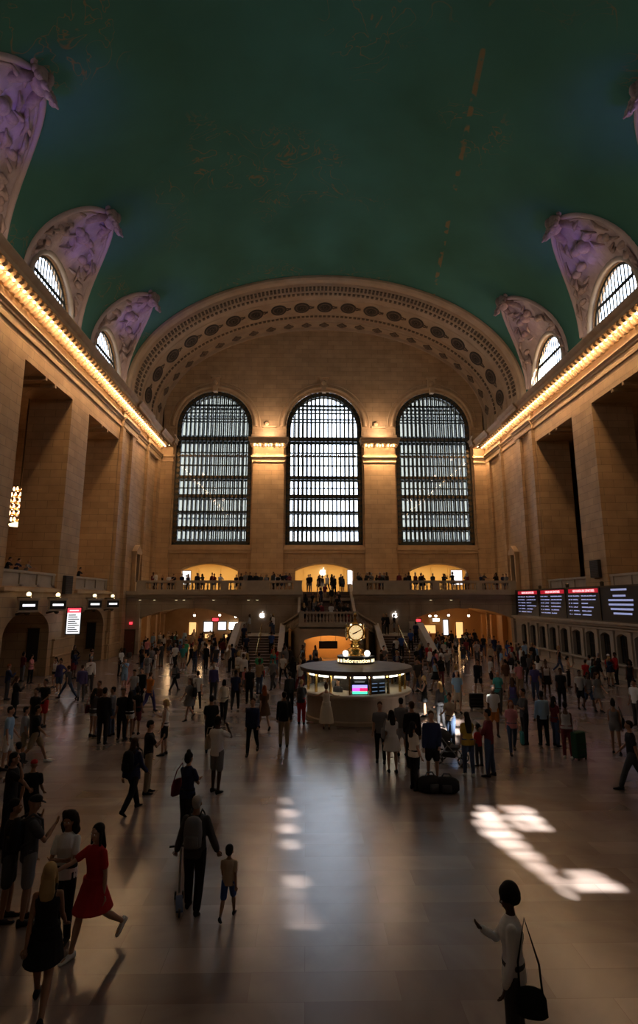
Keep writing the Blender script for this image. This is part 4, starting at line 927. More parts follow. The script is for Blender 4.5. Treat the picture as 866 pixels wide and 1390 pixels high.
# hall fixtures lighting
S.view_settings.view_transform='Standard'; S.view_settings.look='None'; S.view_settings.gamma=1; S.view_settings.use_curve_mapping=False; S.view_settings.exposure=.42
cy=S.cycles; cy.use_denoising=True; cy.max_bounces=6; cy.diffuse_bounces=3; cy.glossy_bounces=3; cy.transmission_bounces=4; cy.transparent_max_bounces=12; cy.caustics_reflective=False; cy.caustics_refractive=False; cy.sample_clamp_indirect=4; cy.use_light_tree=True
try: cy.denoiser='OPENIMAGEDENOISE'
except: pass
# ------------------------------------------------------------------ people
def ev_mesh(mb,name,vox,smooth=5,extra=None):
    me=mb.mesh(name,[]); o=bpy.data.objects.new('tmp',me); COL.objects.link(o)
    r=o.modifiers.new('r','REMESH'); r.mode='VOXEL'; r.voxel_size=vox; r.use_smooth_shade=True
    s=o.modifiers.new('s','SMOOTH'); s.factor=.5; s.iterations=smooth
    dg=bpy.context.evaluated_depsgraph_get(); dg.update(); out=bpy.data.meshes.new_from_object(o.evaluated_get(dg)); bpy.data.objects.remove(o); bpy.data.meshes.remove(me)
    out.name=name
    if extra:
        bm=bmesh.new(); bm.from_mesh(out); em=extra.mesh('x',[],True); bm.from_mesh(em); bpy.data.meshes.remove(em); bm.to_mesh(out); bm.free()
    for p in out.polygons: p.use_smooth=True
    out.materials.clear(); out.materials.append(None); return out
def rx(v,a,ax=(1,0,0)): return Matrix.Rotation(a,3,Vector(ax))@v
POSE=dict(
 stand=dict(l=(3,4),r=(-2,2),la=(5,9,12,0),ra=(2,9,18,0)),
 stand2=dict(l=(8,12),r=(-3,2),la=(10,12,35,-30),ra=(0,10,10,0)),
 walk=dict(l=(26,6),r=(-20,22),la=(-18,8,12,0),ra=(20,8,25,0)),
 walk2=dict(l=(-16,30),r=(20,8),la=(18,8,25,0),ra=(-14,8,12,0)),
 stride=dict(l=(34,4),r=(-28,14),la=(-24,10,20,0),ra=(30,10,40,0),lean=4),
 phone=dict(l=(5,6),r=(-2,2),la=(4,9,15,0),ra=(35,12,100,-35),head=18),
 call=dict(l=(3,4),r=(-3,3),la=(20,30,60,-60),ra=(60,25,135,-10)),
 photo=dict(l=(4,4),r=(-2,2),la=(62,8,85,-30),ra=(62,8,85,-30)),
 hip=dict(l=(4,3),r=(-3,2),la=(-12,42,85,-75),ra=(4,10,15,0)),
 fold=dict(l=(4,3),r=(-3,2),la=(25,12,95,-65),ra=(25,12,95,-65)),
 point=dict(l=(-20,34),r=(20,6),la=(-6,12,15,0),ra=(55,35,18,0)),
 reach=dict(l=(4,3),r=(-2,2),la=(40,55,20,0),ra=(40,55,20,0),lean=6),
 holdl=dict(l=(10,8),r=(-10,14),la=(4,18,10,0),ra=(6,20,8,0)),
 holdup=dict(l=(16,10),r=(-14,22),la=(35,95,25,0),ra=(-5,12,15,0)),
 push=dict(l=(12,8),r=(-12,16),la=(38,10,40,0),ra=(38,10,40,0),lean=5),
 lean=dict(l=(10,6),r=(2,2),la=(45,18,55,-30),ra=(45,18,55,-30),lean=16,head=10),
)
def skeleton(pose,fem,kid):
    p=POSE[pose]; J={}
    hip=.093 if not fem else .088; sh=.168 if not fem else .146
    J['P']=Vector((0,0,.93))
    for s,k in ((-1,'l'),(1,'r')):
        th,kn=p[k]; h=Vector((s*hip,0,.92)); d=rx(Vector((s*.03,0,-1)).normalized(),R(th)); e=h+d*.43
        d2=rx(Vector((s*.015,0,-1)).normalized(),R(th-kn)); a=e+d2*.42; J[k+'h'],J[k+'k'],J[k+'a']=h,e,a; J[k+'pitch']=R(max(0,(kn-th)*.75)) if th<0 and kn>10 else 0
    ln=R(p.get('lean',0))
    def up(v): return J['P']+rx(Vector(v)-J['P'],-ln)
    J['up']=up
    for s,k in ((-1,'l'),(1,'r')):
        fl,ab,el,tw=p[k+'a']; S0=up((s*sh,0,1.365)); ab=ab*.62 if ab<13 else ab
        d=Vector((0,math.sin(R(fl)),-math.cos(R(fl)))); d=Matrix.Rotation(-s*R(ab),3,'Y')@d if fl<80 else d
        hinge=Vector((1,0,0)); hinge=(hinge-d*hinge.dot(d)).normalized()
        hinge=Matrix.Rotation(R(tw)*(-s)*-1,3,d)@hinge
        E=S0+d*.29; d2=Matrix.Rotation(R(el),3,hinge)@d; Wp=E+d2*.25
        J[k+'S'],J[k+'E'],J[k+'W'],J[k+'d']=S0,E,Wp,d2; J[k+'hinge']=hinge
    J['hd']=R(p.get('head',0))
    mn=min(J['la'].z-.085,J['ra'].z-.085); 
    J['dz']=-mn
    return J
def ell(c,rx_,ry,n=14,tilt=None): return [Vector((c[0]+rx_*math.cos(2*PI*i/n),c[1]+ry*math.sin(2*PI*i/n),c[2])) for i in range(n)]
TM=[(.84,.13,.09),(.90,.163,.108),(.98,.162,.112),(1.08,.148,.105),(1.18,.152,.106),(1.29,.166,.116),(1.36,.166,.11),(1.41,.135,.088),(1.45,.085,.065),(1.475,.058,.055)]
TF=[(.84,.135,.095),(.90,.172,.115),(.97,.165,.112),(1.07,.125,.092),(1.16,.128,.095),(1.27,.145,.122),(1.35,.142,.102),(1.40,.115,.08),(1.44,.07,.058),(1.465,.05,.05)]
def torso(mb,J,T,inf=0.,z0=0,z1=9): 
    up=J['up']; rs=[]
    for z,a,b in T:
        if z0<=z<=z1: rs.append([up(v) for v in ell((0,.0 if z>1.1 else -.006,z),a+inf,b+inf)])
    mb.rings(rs)
def limb(mb,pts,rad,n=10):
    mb.tube(pts,rad,n); mb.sphere(pts[0],rad[0]*.98,10,6); mb.sphere(pts[-1],rad[-1]*.98,10,6)
    for p,r in zip(pts[1:-1],rad[1:-1]): mb.sphere(p,r*.98,10,6)
def lerp(a,b,t): return a+(b-a)*t
def headpos(J,kid):
    c=J['up']((0,.012,1.615)); return c
def make_body(pose,fem,kid,vox):
    J=skeleton(pose,fem,kid); mb=MB(); torso(mb,J,TF if fem else TM)
    up=J['up']; hs=1.32 if kid else 1.; k=.86 if fem else 1.
    limb(mb,[up((0,-.01,1.42)),up((0,.0,1.53))],[.058*k+.004,.052*k+.004])
    H=headpos(J,kid); Rm=Matrix.Rotation(-J['hd'],3,'X'); hp=lambda x,y,z:H+Rm@(Vector((x,y,z))*hs)+Vector((0,0,.03 if kid else 0))
    def sp(x,y,z,r): mb.sphere(hp(x,y,z),tuple(v*hs for v in r),16,12)
    sp(0,-.012,.03,(.077,.095,.092)); sp(0,.02,-.045,(.056,.066,.062)); sp(0,.062,-.085,(.024,.02,.02)); sp(0,.0,-.02,(.066,.075,.08))
    for s in (-1,1): sp(s*.077,-.005,-.01,(.012,.02,.032)); sp(s*.032,.068,-.03,(.02,.02,.018))
    mb.tube([hp(0,.082,.02),hp(0,.103,-.022),hp(0,.088,-.034)],[.009*hs,.015*hs,.008*hs],6); sp(0,.078,-.06,(.024,.014,.011)); sp(0,.074,.028,(.05,.018,.01))
    ex=MB()
    for s,c in ((-1,'l'),(1,'r')):
        h,kn,a=J[c+'h'],J[c+'k'],J[c+'a']
        limb(mb,[h,lerp(h,kn,.5),kn,lerp(kn,a,.35),lerp(kn,a,.75),a],[.085*(1.06 if fem else 1),.073,.054,.056,.04,.036])
        pt=J[c+'pitch']; f=rx(Vector((0,1,0)),-pt); dn=rx(Vector((0,0,-1)),-pt)
        limb(mb,[a+dn*.035-f*.04,a+dn*.05+f*.06,a+dn*.06+f*.15],[.036,.034,.024])
        S0,E,W_,d=J[c+'S'],J[c+'E'],J[c+'W'],J[c+'d']
        limb(mb,[S0+Vector((-s*.03,0,.0)),S0,lerp(S0,E,.45),E,lerp(E,W_,.35),W_],[.052*k,.052*k,.046*k,.038*k,.040*k,.026*k])
        hg=J[c+'hinge']; side=hg*s*-1; nrm=side.cross(d).normalized()
        # palm and fingers: unequal, slightly curled towards the palm side
        mb.tube([W_,W_+d*.045,W_+d*.088],[.026*k,.036*k,.034*k],8,sx=.45,up=side)
        curl=J[c+'hinge']
        for q,(o_,L) in enumerate(((-.028,.066),(-.0095,.078),(.0095,.073),(.027,.057))):
            b0=W_+d*.082+side*o_; d1=Matrix.Rotation(R(18),3,curl)@d; d2_=Matrix.Rotation(R(48),3,curl)@d; ex.tube([b0-d*.02,b0,b0+d1*L*.5,b0+d1*L*.5+d2_*L*.5],[.0085,.0088,.0078,.005],6)
        t0=W_+d*.03-side*.028; td=(d-side*.75).normalized(); ex.tube([t0+side*.012,t0,t0+td*.032,t0+(td+d*.8).normalized()*.062],[.011,.0105,.009,.006],6)
    return ev_mesh(mb,'body',vox,4 if vox<.013 else 3,ex)
def make_top(kind,pose,fem,kid,vox):
    J=skeleton(pose,fem,kid); mb=MB(); T=TF if fem else TM; k=.86 if fem else 1.
    inf={'jacket':.026,'coat':.028}.get(kind,.016)
    low={'tee':.87,'long':.87,'tank':.9,'jacket':.84,'coat':.84,'dress':.9}[kind]
    TT=[(low-.04 if kind!='tank' else low,T[1][1],T[1][2]+.004)]+[(z,a+(0 if z<1.44 else -.008),b+(0 if z<1.44 else -.008)) for z,a,b in T if z>low+.02 and z<1.47]
    if kind=='tank': TT=[(z,a-(.012 if z>1.36 else 0),b) for z,a,b in TT if z<1.40]
    torso(mb,J,TT,inf)
    for c in 'lr':
        S0,E,W_=J[c+'S'],J[c+'E'],J[c+'W']; s=-1 if c=='l' else 1; i=inf*.75
        if kind=='tank': mb.tube([J['up']((s*.085,.07,1.36)),J['up']((s*.095,0,1.475)),J['up']((s*.085,-.08,1.36))],.022,6); continue
        if kind in('tee','dress'): e=lerp(S0,E,.6); limb(mb,[S0+Vector((-s*.05,0,.0)),S0,e],[.054*k+i,.056*k+i,.056*k+i])
        else: limb(mb,[S0+Vector((-s*.05,0,0)),S0,lerp(S0,E,.5),E,lerp(E,W_,.5),lerp(E,W_,.93)],[.052*k+i,.054*k+i,.052*k+i,.046*k+i,.044*k+i,.034*k+i])
    if kind in('dress','coat'): skirt(mb,J,T,inf+.004,.60 if kind=='dress' else .55,.07 if kind=='dress' else .02,top=1.02)
    return ev_mesh(mb,kind,vox,3)
def skirt(mb,J,T,inf,zend,flare,top=1.0):
    def at(c,z):
        h,kn,a=J[c+'h'],J[c+'k'],J[c+'a']
        p,q=(h,kn) if z>kn.z else (kn,a); t=(p.z-z)/max(.01,p.z-q.z); return lerp(p,q,max(0,min(1,t)))
    rs=[]; n=6
    for i in range(n+1):
        z=top+(zend-top)*i/n
        if z>.90: f=(1.0-z)/.1; rs.append(ell((0,0,z),(T[2][1])+inf+.006,T[2][2]+inf+.006,16)); continue
        l,r=at('l',z),at('r',z); cx=(l.x+r.x)/2; cy=(l.y+r.y)/2; w=abs(l.x-r.x)/2+.095+inf+flare*i/n; h_=max(abs(l.y-r.y)/2+.095+inf+flare*i/n,.12)
        rs.append(ell((cx,cy,z),w,h_,16))
    mb.rings(rs)
def make_bottom(kind,pose,fem,kid,vox):
    J=skeleton(pose,fem,kid); mb=MB(); T=TF if fem else TM
    if kind=='skirt': skirt(mb,J,T,.012,.62,.04,1.04); return ev_mesh(mb,'skirt',vox,3)
    if kind=='longskirt': skirt(mb,J,T,.012,.22,.10,1.04); return ev_mesh(mb,'skirt',vox,3)
    torso(mb,J,[(z,a,b) for z,a,b in T if z<=1.0]+[(1.03,T[2][1],T[2][2])],.012)
    wide=.012 if kind=='slim' else .022
    for c in 'lr':
        h,kn,a=J[c+'h'],J[c+'k'],J[c+'a']
        if kind in('shorts','hot'):
            e=lerp(h,kn,.86 if kind=='shorts' else .35); limb(mb,[h,lerp(h,e,.5),e],[.088+.014,.084+.014,.079+.012 if kind=='shorts' else .088])
        else: limb(mb,[h,lerp(h,kn,.5),kn,lerp(kn,a,.4),lerp(kn,a,.95)],[.086+wide*.8,.076+wide,.056+wide,.054+wide,.042+wide])
    return ev_mesh(mb,'trousers',vox,3)
def make_hair(kind,pose,fem,kid,vox):
    J=skeleton(pose,fem,kid); mb=MB(); H=headpos(J,kid); hs=1.32 if kid else 1.; Rm=Matrix.Rotation(-J['hd'],3,'X'); hp=lambda x,y,z:H+Rm@(Vector((x,y,z))*hs)+Vector((0,0,.03 if kid else 0))
    def sp(x,y,z,r): mb.sphere(hp(x,y,z),tuple(v*hs for v in r),16,12)
    if kind=='short': sp(0,-.022,.045,(.083,.096,.086)); sp(0,-.05,-.01,(.072,.06,.07))
    elif kind=='afro': sp(0,-.035,.045,(.115,.12,.105)); sp(.02,-.05,.07,(.1,.1,.09)); sp(-.02,-.06,.01,(.1,.085,.08))
    elif kind=='cap':
        sp(0,-.008,.065,(.086,.102,.068)); mb.tube([hp(0,.05,.06),hp(0,.10,.055),hp(0,.155,.045)],[.05*hs,.07*hs,.05*hs],10,sx=.14,up=(1,0,0))
    else:
        sp(0,-.024,.042,(.086,.1,.09)); sp(0,-.055,-.02,(.084,.06,.09))
        if kind=='long':
            mb.tube([hp(0,-.06,.03),hp(0,-.085,-.08),hp(0,-.1,-.2),hp(0,-.1,-.32)],[.08*hs,.088*hs,.1*hs,.07*hs],12,sx=.42,up=(1,0,0))
            for s in (-1,1): mb.tube([hp(s*.07,-.01,.04),hp(s*.085,.0,-.06),hp(s*.09,.01,-.17)],[.02,.026,.02],8)
        if kind=='vlong':
            mb.tube([hp(0,-.06,.03),hp(0,-.085,-.08),hp(0,-.1,-.25),hp(0,-.1,-.48)],[.08,.088,.11,.07],12,sx=.4,up=(1,0,0))
        if kind=='bob': mb.tube([hp(0,-.04,.03),hp(0,-.045,-.06),hp(0,-.045,-.12)],[.09*hs,.1*hs,.085*hs],12,sx=.8,up=(1,0,0))
        if kind=='bun': sp(0,-.03,.14,(.045,.045,.04))
        if kind=='curly':
            for i in range(26):
                a=-.35-(PI-.7+.0)*((i*7)%26)/25; z=.09-.27*i/26; r=.085+.045*(i/26); mb.sphere(hp(r*math.cos(a),-.01+r*math.sin(a),z),.052+.006*(i%3),8,6)
            sp(0,-.03,.055,(.108,.11,.098))
    return ev_mesh(mb,'hair' if kind!='cap' else 'cap',vox*.8,2)
def make_shoes(pose,fem,kid,side):
    J=skeleton(pose,fem,kid); mb=MB(); c='lr'[side]; a=J[c+'a']; pt=J[c+'pitch']; f=rx(Vector((0,1,0)),-pt); dn=rx(Vector((0,0,-1)),-pt); X=Vector((1,0,0))
    rs=[]
    for y,w,h0,h1 in ((-.075,.022,-.075,-.02),(-.065,.036,-.085,.02),(-.01,.038,-.085,.03),(.05,.042,-.085,-.01),(.12,.047,-.085,-.035),(.175,.036,-.083,-.05),(.195,.016,-.078,-.062)):
        rs.append([a+f*y+X*w*math.cos(t)-dn*((h0+h1)/2+(h1-h0)/2*math.sin(t)) for t in [2*PI*i/12+.001 for i in range(12)]])
    mb.rings(rs); me=mb.mesh('shoe',[],True); me.materials.append(None)
    return me
CACHE={}
def part(kind,*a):
    k=(kind,)+a
    if k not in CACHE: CACHE[k]=dict(body=make_body,top=make_top,bottom=make_bottom,hair=make_hair,shoe=make_shoes)[kind](*a)
    return CACHE[k]
CM={}
COLS=dict(black=(.012,.012,.014),white=(.72,.72,.72),grey=(.17,.17,.18),dark_grey=(.055,.055,.06),light_grey=(.4,.4,.41),navy=(.018,.025,.07),blue=(.04,.09,.30),light_blue=(.28,.45,.66),teal=(.05,.28,.28),green=(.06,.38,.17),dark_green=(.02,.07,.04),
 red=(.42,.02,.025),pink=(.62,.25,.28),maroon=(.16,.025,.035),brown=(.10,.05,.03),khaki=(.30,.22,.14),beige=(.48,.38,.28),yellow=(.45,.30,.05),orange=(.55,.20,.05),purple=(.07,.06,.19),denim=(.05,.075,.14),cream=(.66,.60,.5),
 blond=(.42,.28,.12),darkhair=(.012,.009,.008),brownhair=(.06,.03,.015),greyhair=(.35,.34,.33),ginger=(.25,.07,.02),
 s1=(.45,.26,.18),s2=(.30,.16,.10),s3=(.10,.05,.032),s4=(.055,.028,.02))
def cmat(n):
    if n not in CM:
        CM[n]=mat('cloth_'+n if n[0]!='s' or len(n)>2 else 'skin_'+n,COLS[n],.8 if n[0]!='s' or len(n)>2 else .55,spec=.2)
    return CM[n]
NAMES=dict(s1='',s2='',s3='',s4='')
TOPN=dict(tee='t-shirt',long='long-sleeved top',tank='sleeveless top',jacket='jacket',coat='coat',dress='dress')
BOTN=dict(trousers='trousers',slim='slim trousers',shorts='shorts',hot='short shorts',skirt='skirt',longskirt='long skirt',none='')
HAIRN=dict(short='short hair',long='long hair',vlong='very long hair',bun='hair in a bun',bob='bobbed hair',afro='round full hair',curly='big curly hair',cap='cap',bald='bald head')
PEOPLE=[]; FIRST={}
def person(x,y,z=0,H=1.72,face=0,pose='stand',top=('tee','black'),bot=('trousers','black'),hair=('short','darkhair'),skin='s1',shoes='black',fem=False,kid=False,hi=False,label=None,zone=None,group=None,bare=False,extra=None):
    vox=.012 if hi else .022; key=(pose,fem,kid)
    root=empty('person',(x,y,z),R(face)); sc_=H/1.75; root.scale=(sc_,sc_,sc_)
    dz=skeleton(pose,fem,kid)['dz']
    def add(nm,me,col):
        o=bpy.data.objects.new(nm,me); COL.objects.link(o); o.parent=root; o.location=(0,0,dz)
        o.material_slots[0].link='OBJECT'; o.material_slots[0].material=cmat(col); return o
    add('body',part('body',*key,vox),skin)
    add({'tee':'shirt','long':'shirt','tank':'top','jacket':'jacket','coat':'coat','dress':'dress'}[top[0]],part('top',top[0],*key,vox),top[1])
    if bot[0]!='none': add({'shorts':'shorts','hot':'shorts','skirt':'skirt','longskirt':'skirt'}.get(bot[0],'trousers'),part('bottom',bot[0],*key,vox),bot[1])
    if hair[0]!='bald': add('cap' if hair[0]=='cap' else 'hair',part('hair',hair[0],*key,vox),hair[1])
    if hair[0]=='cap' : pass
    for s in (0,1): add('shoe',part('shoe',*key,s),shoes)
    if hi:
        J=skeleton(pose,fem,kid); Hh=headpos(J,kid); Rm=Matrix.Rotation(-J['hd'],3,'X'); hs=1.32 if kid else 1
        for s in (-1,1):
            q=MB(); q.sphere(Hh+Rm@(Vector((s*.03,.078,-.004))*hs)+Vector((0,0,.03 if kid else 0)),.010*hs,8,6); me=q.mesh('eye',[None] if 0 else [],True); me.materials.append(cmat('white')); o=link('eye',me,root); o.location=(0,0,dz)
            q=MB(); q.sphere(Hh+Rm@(Vector((s*.03,.0855,-.004))*hs)+Vector((0,0,.03 if kid else 0)),.0045*hs,6,5); me=q.mesh('pupil',[],True); me.materials.append(cmat('black')); link('pupil',me,o)
        q=MB(); q.sphere(Hh+Rm@(Vector((0,.088,-.06))*hs)+Vector((0,0,.03 if kid else 0)),(.022*hs,.008*hs,.006*hs),10,6); me=q.mesh('lips',[],True); me.materials.append(cmat('maroon')); o=link('lips',me,root); o.location=(0,0,dz)
    root['category']='person'
    PEOPLE.append(dict(root=root,label=label,zone=zone,group=group,top=top,bot=bot,hair=hair,kid=kid,face=face,pose=pose,p=project(x,y,z)))
    root['_pose']=0; del root['_pose']
    return root,dz,sc_
def P(px,py,**k):
    x,y=atz(px,py,k.get('z',0)); return person(x,y,**k)
def rigid(root_person,name,loc,mats=None): 
    e=empty(name,(0,0,0)); Mx=Matrix.LocRotScale(root_person.location,root_person.rotation_euler,None); e.location=Mx@Vector(loc); e.rotation_euler=root_person.rotation_euler; return e
_bpk={}
def colm(c): return cmat(c)
def backpack(rp,col,label,sc_=1.,fem=False):
    r,dz,s=rp; e=rigid(r,'backpack',Vector((0,-.19,1.0+dz))*s)
    q=MB(); q.rings([[Vector((w*math.cos(t)*(abs(math.cos(t))**-.35 if abs(math.cos(t))>.1 else 1),d*math.sin(t)-.02,z)) for t in [2*PI*i/16+.05 for i in range(16)]] for z,w,d in ((0,.1,.05),(.02,.14,.085),(.22,.15,.1),(.38,.135,.085),(.44,.09,.05),(.46,.03,.02))]); q.build('pack',colm(col),e,smooth=True)
    q=MB(); q.rings([[Vector((w*math.cos(t),.04*math.sin(t)-.115,z)) for t in [2*PI*i/12 for i in range(12)]] for z,w in ((.03,.08),(.06,.11),(.18,.11),(.21,.08))]); q.build('pocket',colm(col),e,smooth=True)
    for sd in (-1,1):
        q=MB(); q.tube([(sd*.1,.02,.05),(sd*.155,.16,.14),(sd*.13,.345,.25),(sd*.10,.33,.40),(sd*.09,.19,.50),(sd*.08,.02,.42)],.018,6,sx=.5); q.build('strap',colm('black' if col!='black' else 'dark_grey'),e,smooth=True)
    return tag(e,label,'backpack')
def shoulder_bag(rp,col,label,side=1,low=.78,w=.16,h=.26,strap=True):
    r,dz,s=rp; e=rigid(r,'shoulder_bag',Vector((side*.27,-.02,low+dz))*s)
    q=MB(); q.rings([[Vector((.05*k*math.cos(t),w*k*math.sin(t),z)) for t in [2*PI*i/14 for i in range(14)]] for z,k in ((0,.75),(.03,1),(h*.7,.95),(h,.7),(h+.02,.3))]); q.build('bag_body',colm(col),e,smooth=True)
    if strap: q=MB(); q.tube([(0,-w*.7,h*.9),(-side*.06,-.1,h+.2),(-side*.1,0.02,1.48-low),(-side*.05,.11,h+.2),(0,w*.7,h*.9)],.011,6); q.build('strap',colm(col),e,smooth=True)
    return tag(e,label,'bag')
def hand_bag(rp,col,label,side=1,h=.3,w=.17):
    r,dz,s=rp; e=rigid(r,'hand_bag',Vector((side*.30,.06,.36+dz))*s)
    q=MB(); q.rings([[Vector((.06*k*math.cos(t),w*k*math.sin(t),z)) for t in [2*PI*i/14 for i in range(14)]] for z,k in ((0,.7),(.03,1),(h*.8,.95),(h,.8))]); q.build('bag_body',colm(col),e,smooth=True)
    q=MB(); q.tube([(0,-w*.5,h),(0,-w*.2,h+.14),(0,w*.2,h+.14),(0,w*.5,h)],.01,6); q.build('handle',colm(col),e,smooth=True)
    return tag(e,label,'bag')
def suitcase(x,y,rz,label,h=.62,w=.42,col='black',handle=True):
    e=empty('suitcase',(x,y,0),rz); q=MB()
    q.rings([[Vector((ww*math.copysign(abs(math.cos(t))**.35,math.cos(t)),.13*k*math.copysign(abs(math.sin(t))**.35,math.sin(t)),z)) for t in [2*PI*i/24+.01 for i in range(24)]] for z,ww,k in ((.06,w/2*.9,.85),(.09,w/2,1),(h,w/2,1),(h+.03,w/2*.9,.85))]); q.build('shell',colm(col),e,smooth=False)
    q=MB()
    for z in (.15,.3,.45): q.box(-w/2+.03,w/2-.03,-.14,-.128,z,z+.015)
    q.build('ribs',colm('dark_grey'),e)
    for a in (-1,1):
        for b in (-1,1): q=MB(); q.tube([(a*w*.38,b*.09-.015,.035),(a*w*.38,b*.09+.015,.035)],.035,10); q.build('wheel',M['black'],e)
    if handle: q=MB(); q.tube([(-.1,.08,h),(-.1,.08,h+.36),(.1,.08,h+.36),(.1,.08,h)],.01,6); q.build('pull_handle',colm('light_grey'),e)
    return tag(e,label,'suitcase')
def PH(px,py,**k):
    x,y=atz(px,py,k.get('H',1.7)+.02); return person(x,y,**k)
B,Wt='black','white'
bk=lambda c,t='trousers':(t,c)
# ---- nearest people (finer meshes)
p=PH(690,1200,H=1.72,face=75,pose='phone',top=('long','white'),bot=bk('dark_grey'),hair=('afro','darkhair'),skin='s4',fem=True,hi=True,label='person in a white long-sleeved top with round dark hair, cut off at the bottom right')
e_=shoulder_bag(p,'black','black shoulder bag of the person in white at the bottom right',-1,.62); e_.location.x+=.14
p=P(262,1236,H=1.68,face=-4,pose='holdl',top=('jacket','dark_grey'),bot=bk('black'),hair=('short','greyhair'),skin='s2',hi=True,label='person with grey hair in a dark jacket holding a small child by the hand')
backpack(p,'grey','big grey backpack on the grey-haired person holding a child\'s hand')
RF=p
P(309,1247,H=1.02,face=-6,pose='walk2',top=('tee','beige'),bot=('shorts','blue'),hair=('short','darkhair'),skin='s2',kid=True,hi=True,label='small child in a beige t-shirt and blue shorts walking hand in hand')
PH(134,1112,H=1.68,face=150,pose='point',top=('dress','red'),bot=('none','red'),hair=('long','darkhair'),skin='s1',shoes='white',fem=True,hi=True,label='person in a short red dress and white trainers with one arm stretched out')
PH(95,1100,H=1.70,face=176,pose='fold',top=('tee','white'),bot=bk('black','slim'),hair=('curly','darkhair'),skin='s2',fem=True,hi=True,label='person with big curly hair in a white t-shirt holding a phone')
PH(70,1160,H=1.68,face=10,pose='walk',top=('tank','black'),bot=bk('black','skirt'),hair=('long','blond'),skin='s2',fem=True,hi=True,label='person with long blond hair in black, seen from behind at the lower left')
p=P(32,1252,H=1.78,face=-60,pose='phone',top=('tee','dark_grey'),bot=('shorts','grey'),hair=('cap','black'),skin='s2',shoes='black',hi=True,label='person in dark cap and grey shorts with backpack at the lower left')
backpack(p,'black','large black backpack of the capped person in grey shorts')
p=P(252,1142,H=1.70,face=-28,pose='fold',top=('tee','navy'),bot=bk('black'),hair=('bun','darkhair'),skin='s1',fem=True,hi=True,label='person with a dark bun in a navy t-shirt passing behind the backpacker')
shoulder_bag(p,'maroon','dark red shoulder bag of the person with a bun',-1,.85,.19,.3)
P(38,1131,H=1.50,face=8,pose='walk',top=('tee','black'),bot=bk('black'),hair=('cap','red'),skin='s2',hi=True,label='young person in a bright red cap and printed black t-shirt')
P(8,1150,H=1.76,face=-80,pose='call',top=('tee','black'),bot=bk('black'),hair=('short','darkhair'),skin='s2',hi=True,label='person all in black at the left edge, behind the red cap')
P(6,1250,H=1.72,face=-70,pose='photo',top=('tee','black'),bot=('shorts','dark_grey'),hair=('short','darkhair'),skin='s2',hi=True,label='person in black at the left edge holding a phone forward')
p=P(178,1102,H=1.68,face=-25,pose='walk',top=('jacket','navy'),bot=bk('black'),hair=('long','brownhair'),skin='s1',fem=True,hi=True,label='person in a navy jacket and black trousers with a dark backpack, left')
backpack(p,'black','small black backpack on the person in the navy jacket')
P(199,1077,H=1.75,face=-70,pose='phone',top=('tee','black'),bot=bk('khaki'),hair=('short','darkhair'),skin='s1',hi=True,label='person in a black t-shirt and khaki trousers looking at a phone')
p=P(293,1076,H=1.84,face=-30,pose='call',top=('tee','white'),bot=('shorts','grey'),hair=('short','darkhair'),skin='s4',shoes='black',hi=True,label='tall person in a white t-shirt and grey shorts touching their chin')
shoulder_bag(p,'beige','patterned beige bag on the tall person in grey shorts',-1,.95,.13,.34)
# ---- middle distance, left
P(45,1037,H=1.74,face=-70,pose='walk',top=('tee','black'),bot=('shorts','khaki'),hair=('short','darkhair'),skin='s2',shoes='white',label='person in a black t-shirt and khaki shorts stepping right near the left edge')
P(29,1036,H=1.62,face=-60,pose='stand',top=('tee','light_grey'),bot=('shorts','khaki'),hair=('short','darkhair'),skin='s1',label='teenager in a striped pale t-shirt beside the khaki shorts')
P(7,1045,H=1.74,face=-80,pose='stand2',top=('tee','light_blue'),bot=('shorts','white'),hair=('short','darkhair'),skin='s1',label='person in a pale blue t-shirt and white shorts at the left edge')
P(17,1100,H=1.5,face=60,pose='stand',top=('tee','black'),bot=bk('black'),skin='s2',label='dark-haired child in black near the left edge behind the red cap')
P(57,987,H=1.78,face=160,pose='call',top=('tee','black'),bot=('shorts','red'),hair=('short','darkhair'),skin='s2',label='person in a black t-shirt and red shorts with a phone at the ear')
P(44,1002,H=1.7,face=160,pose='stand',top=('tee','black'),bot=bk('dark_grey'),skin='s2',label='person in black with dark grey trousers just left of the red shorts')
P(18,975,H=1.68,face=-60,pose='phone',top=('coat','black'),bot=bk('black'),hair=('long','brownhair'),skin='s1',fem=True,label='person in a long black coat with brown hair near the left wall')
P(8,950,H=1.7,face=-60,pose='phone',top=('jacket','navy'),bot=bk('dark_grey'),hair=('short','ginger'),skin='s1',label='person in a navy jacket with ginger hair by the near left arch')
P(29,925,H=1.7,face=-30,pose='stand',top=('tee','maroon'),bot=bk('grey'),hair=('bun','darkhair'),skin='s2',label='person in a maroon t-shirt and grey trousers standing in the left arch')
P(40,928,H=1.66,face=-100,pose='phone',top=('tee','pink'),bot=bk('black','slim'),hair=('long','darkhair'),skin='s1',fem=True,label='person in a pink t-shirt and black trousers leaning by the left arch')
P(73,933,H=1.64,face=170,pose='phone',top=('tank','white'),bot=('hot','black'),hair=('long','darkhair'),skin='s1',fem=True,label='person in a white sleeveless top and black short shorts by the left pier')
p=P(91,948,H=1.7,face=70,pose='stride',top=('tee','dark_grey'),bot=bk('denim','slim'),hair=('short','brownhair'),skin='s1',label='person striding left in a dark grey t-shirt and jeans')
p=P(109,951,H=1.72,face=20,pose='walk2',top=('jacket','purple'),bot=bk('grey'),hair=('short','brownhair'),skin='s1',label='person in a purple-blue jacket and grey trousers carrying a bag')
hand_bag(p,'grey','grey shopping bag carried by the person in the purple-blue jacket',1)
P(99,911,H=1.72,face=-150,pose='hip',top=('long','black'),bot=bk('maroon'),hair=('long','darkhair'),skin='s2',fem=True,label='person in black against the plinth under the screen')
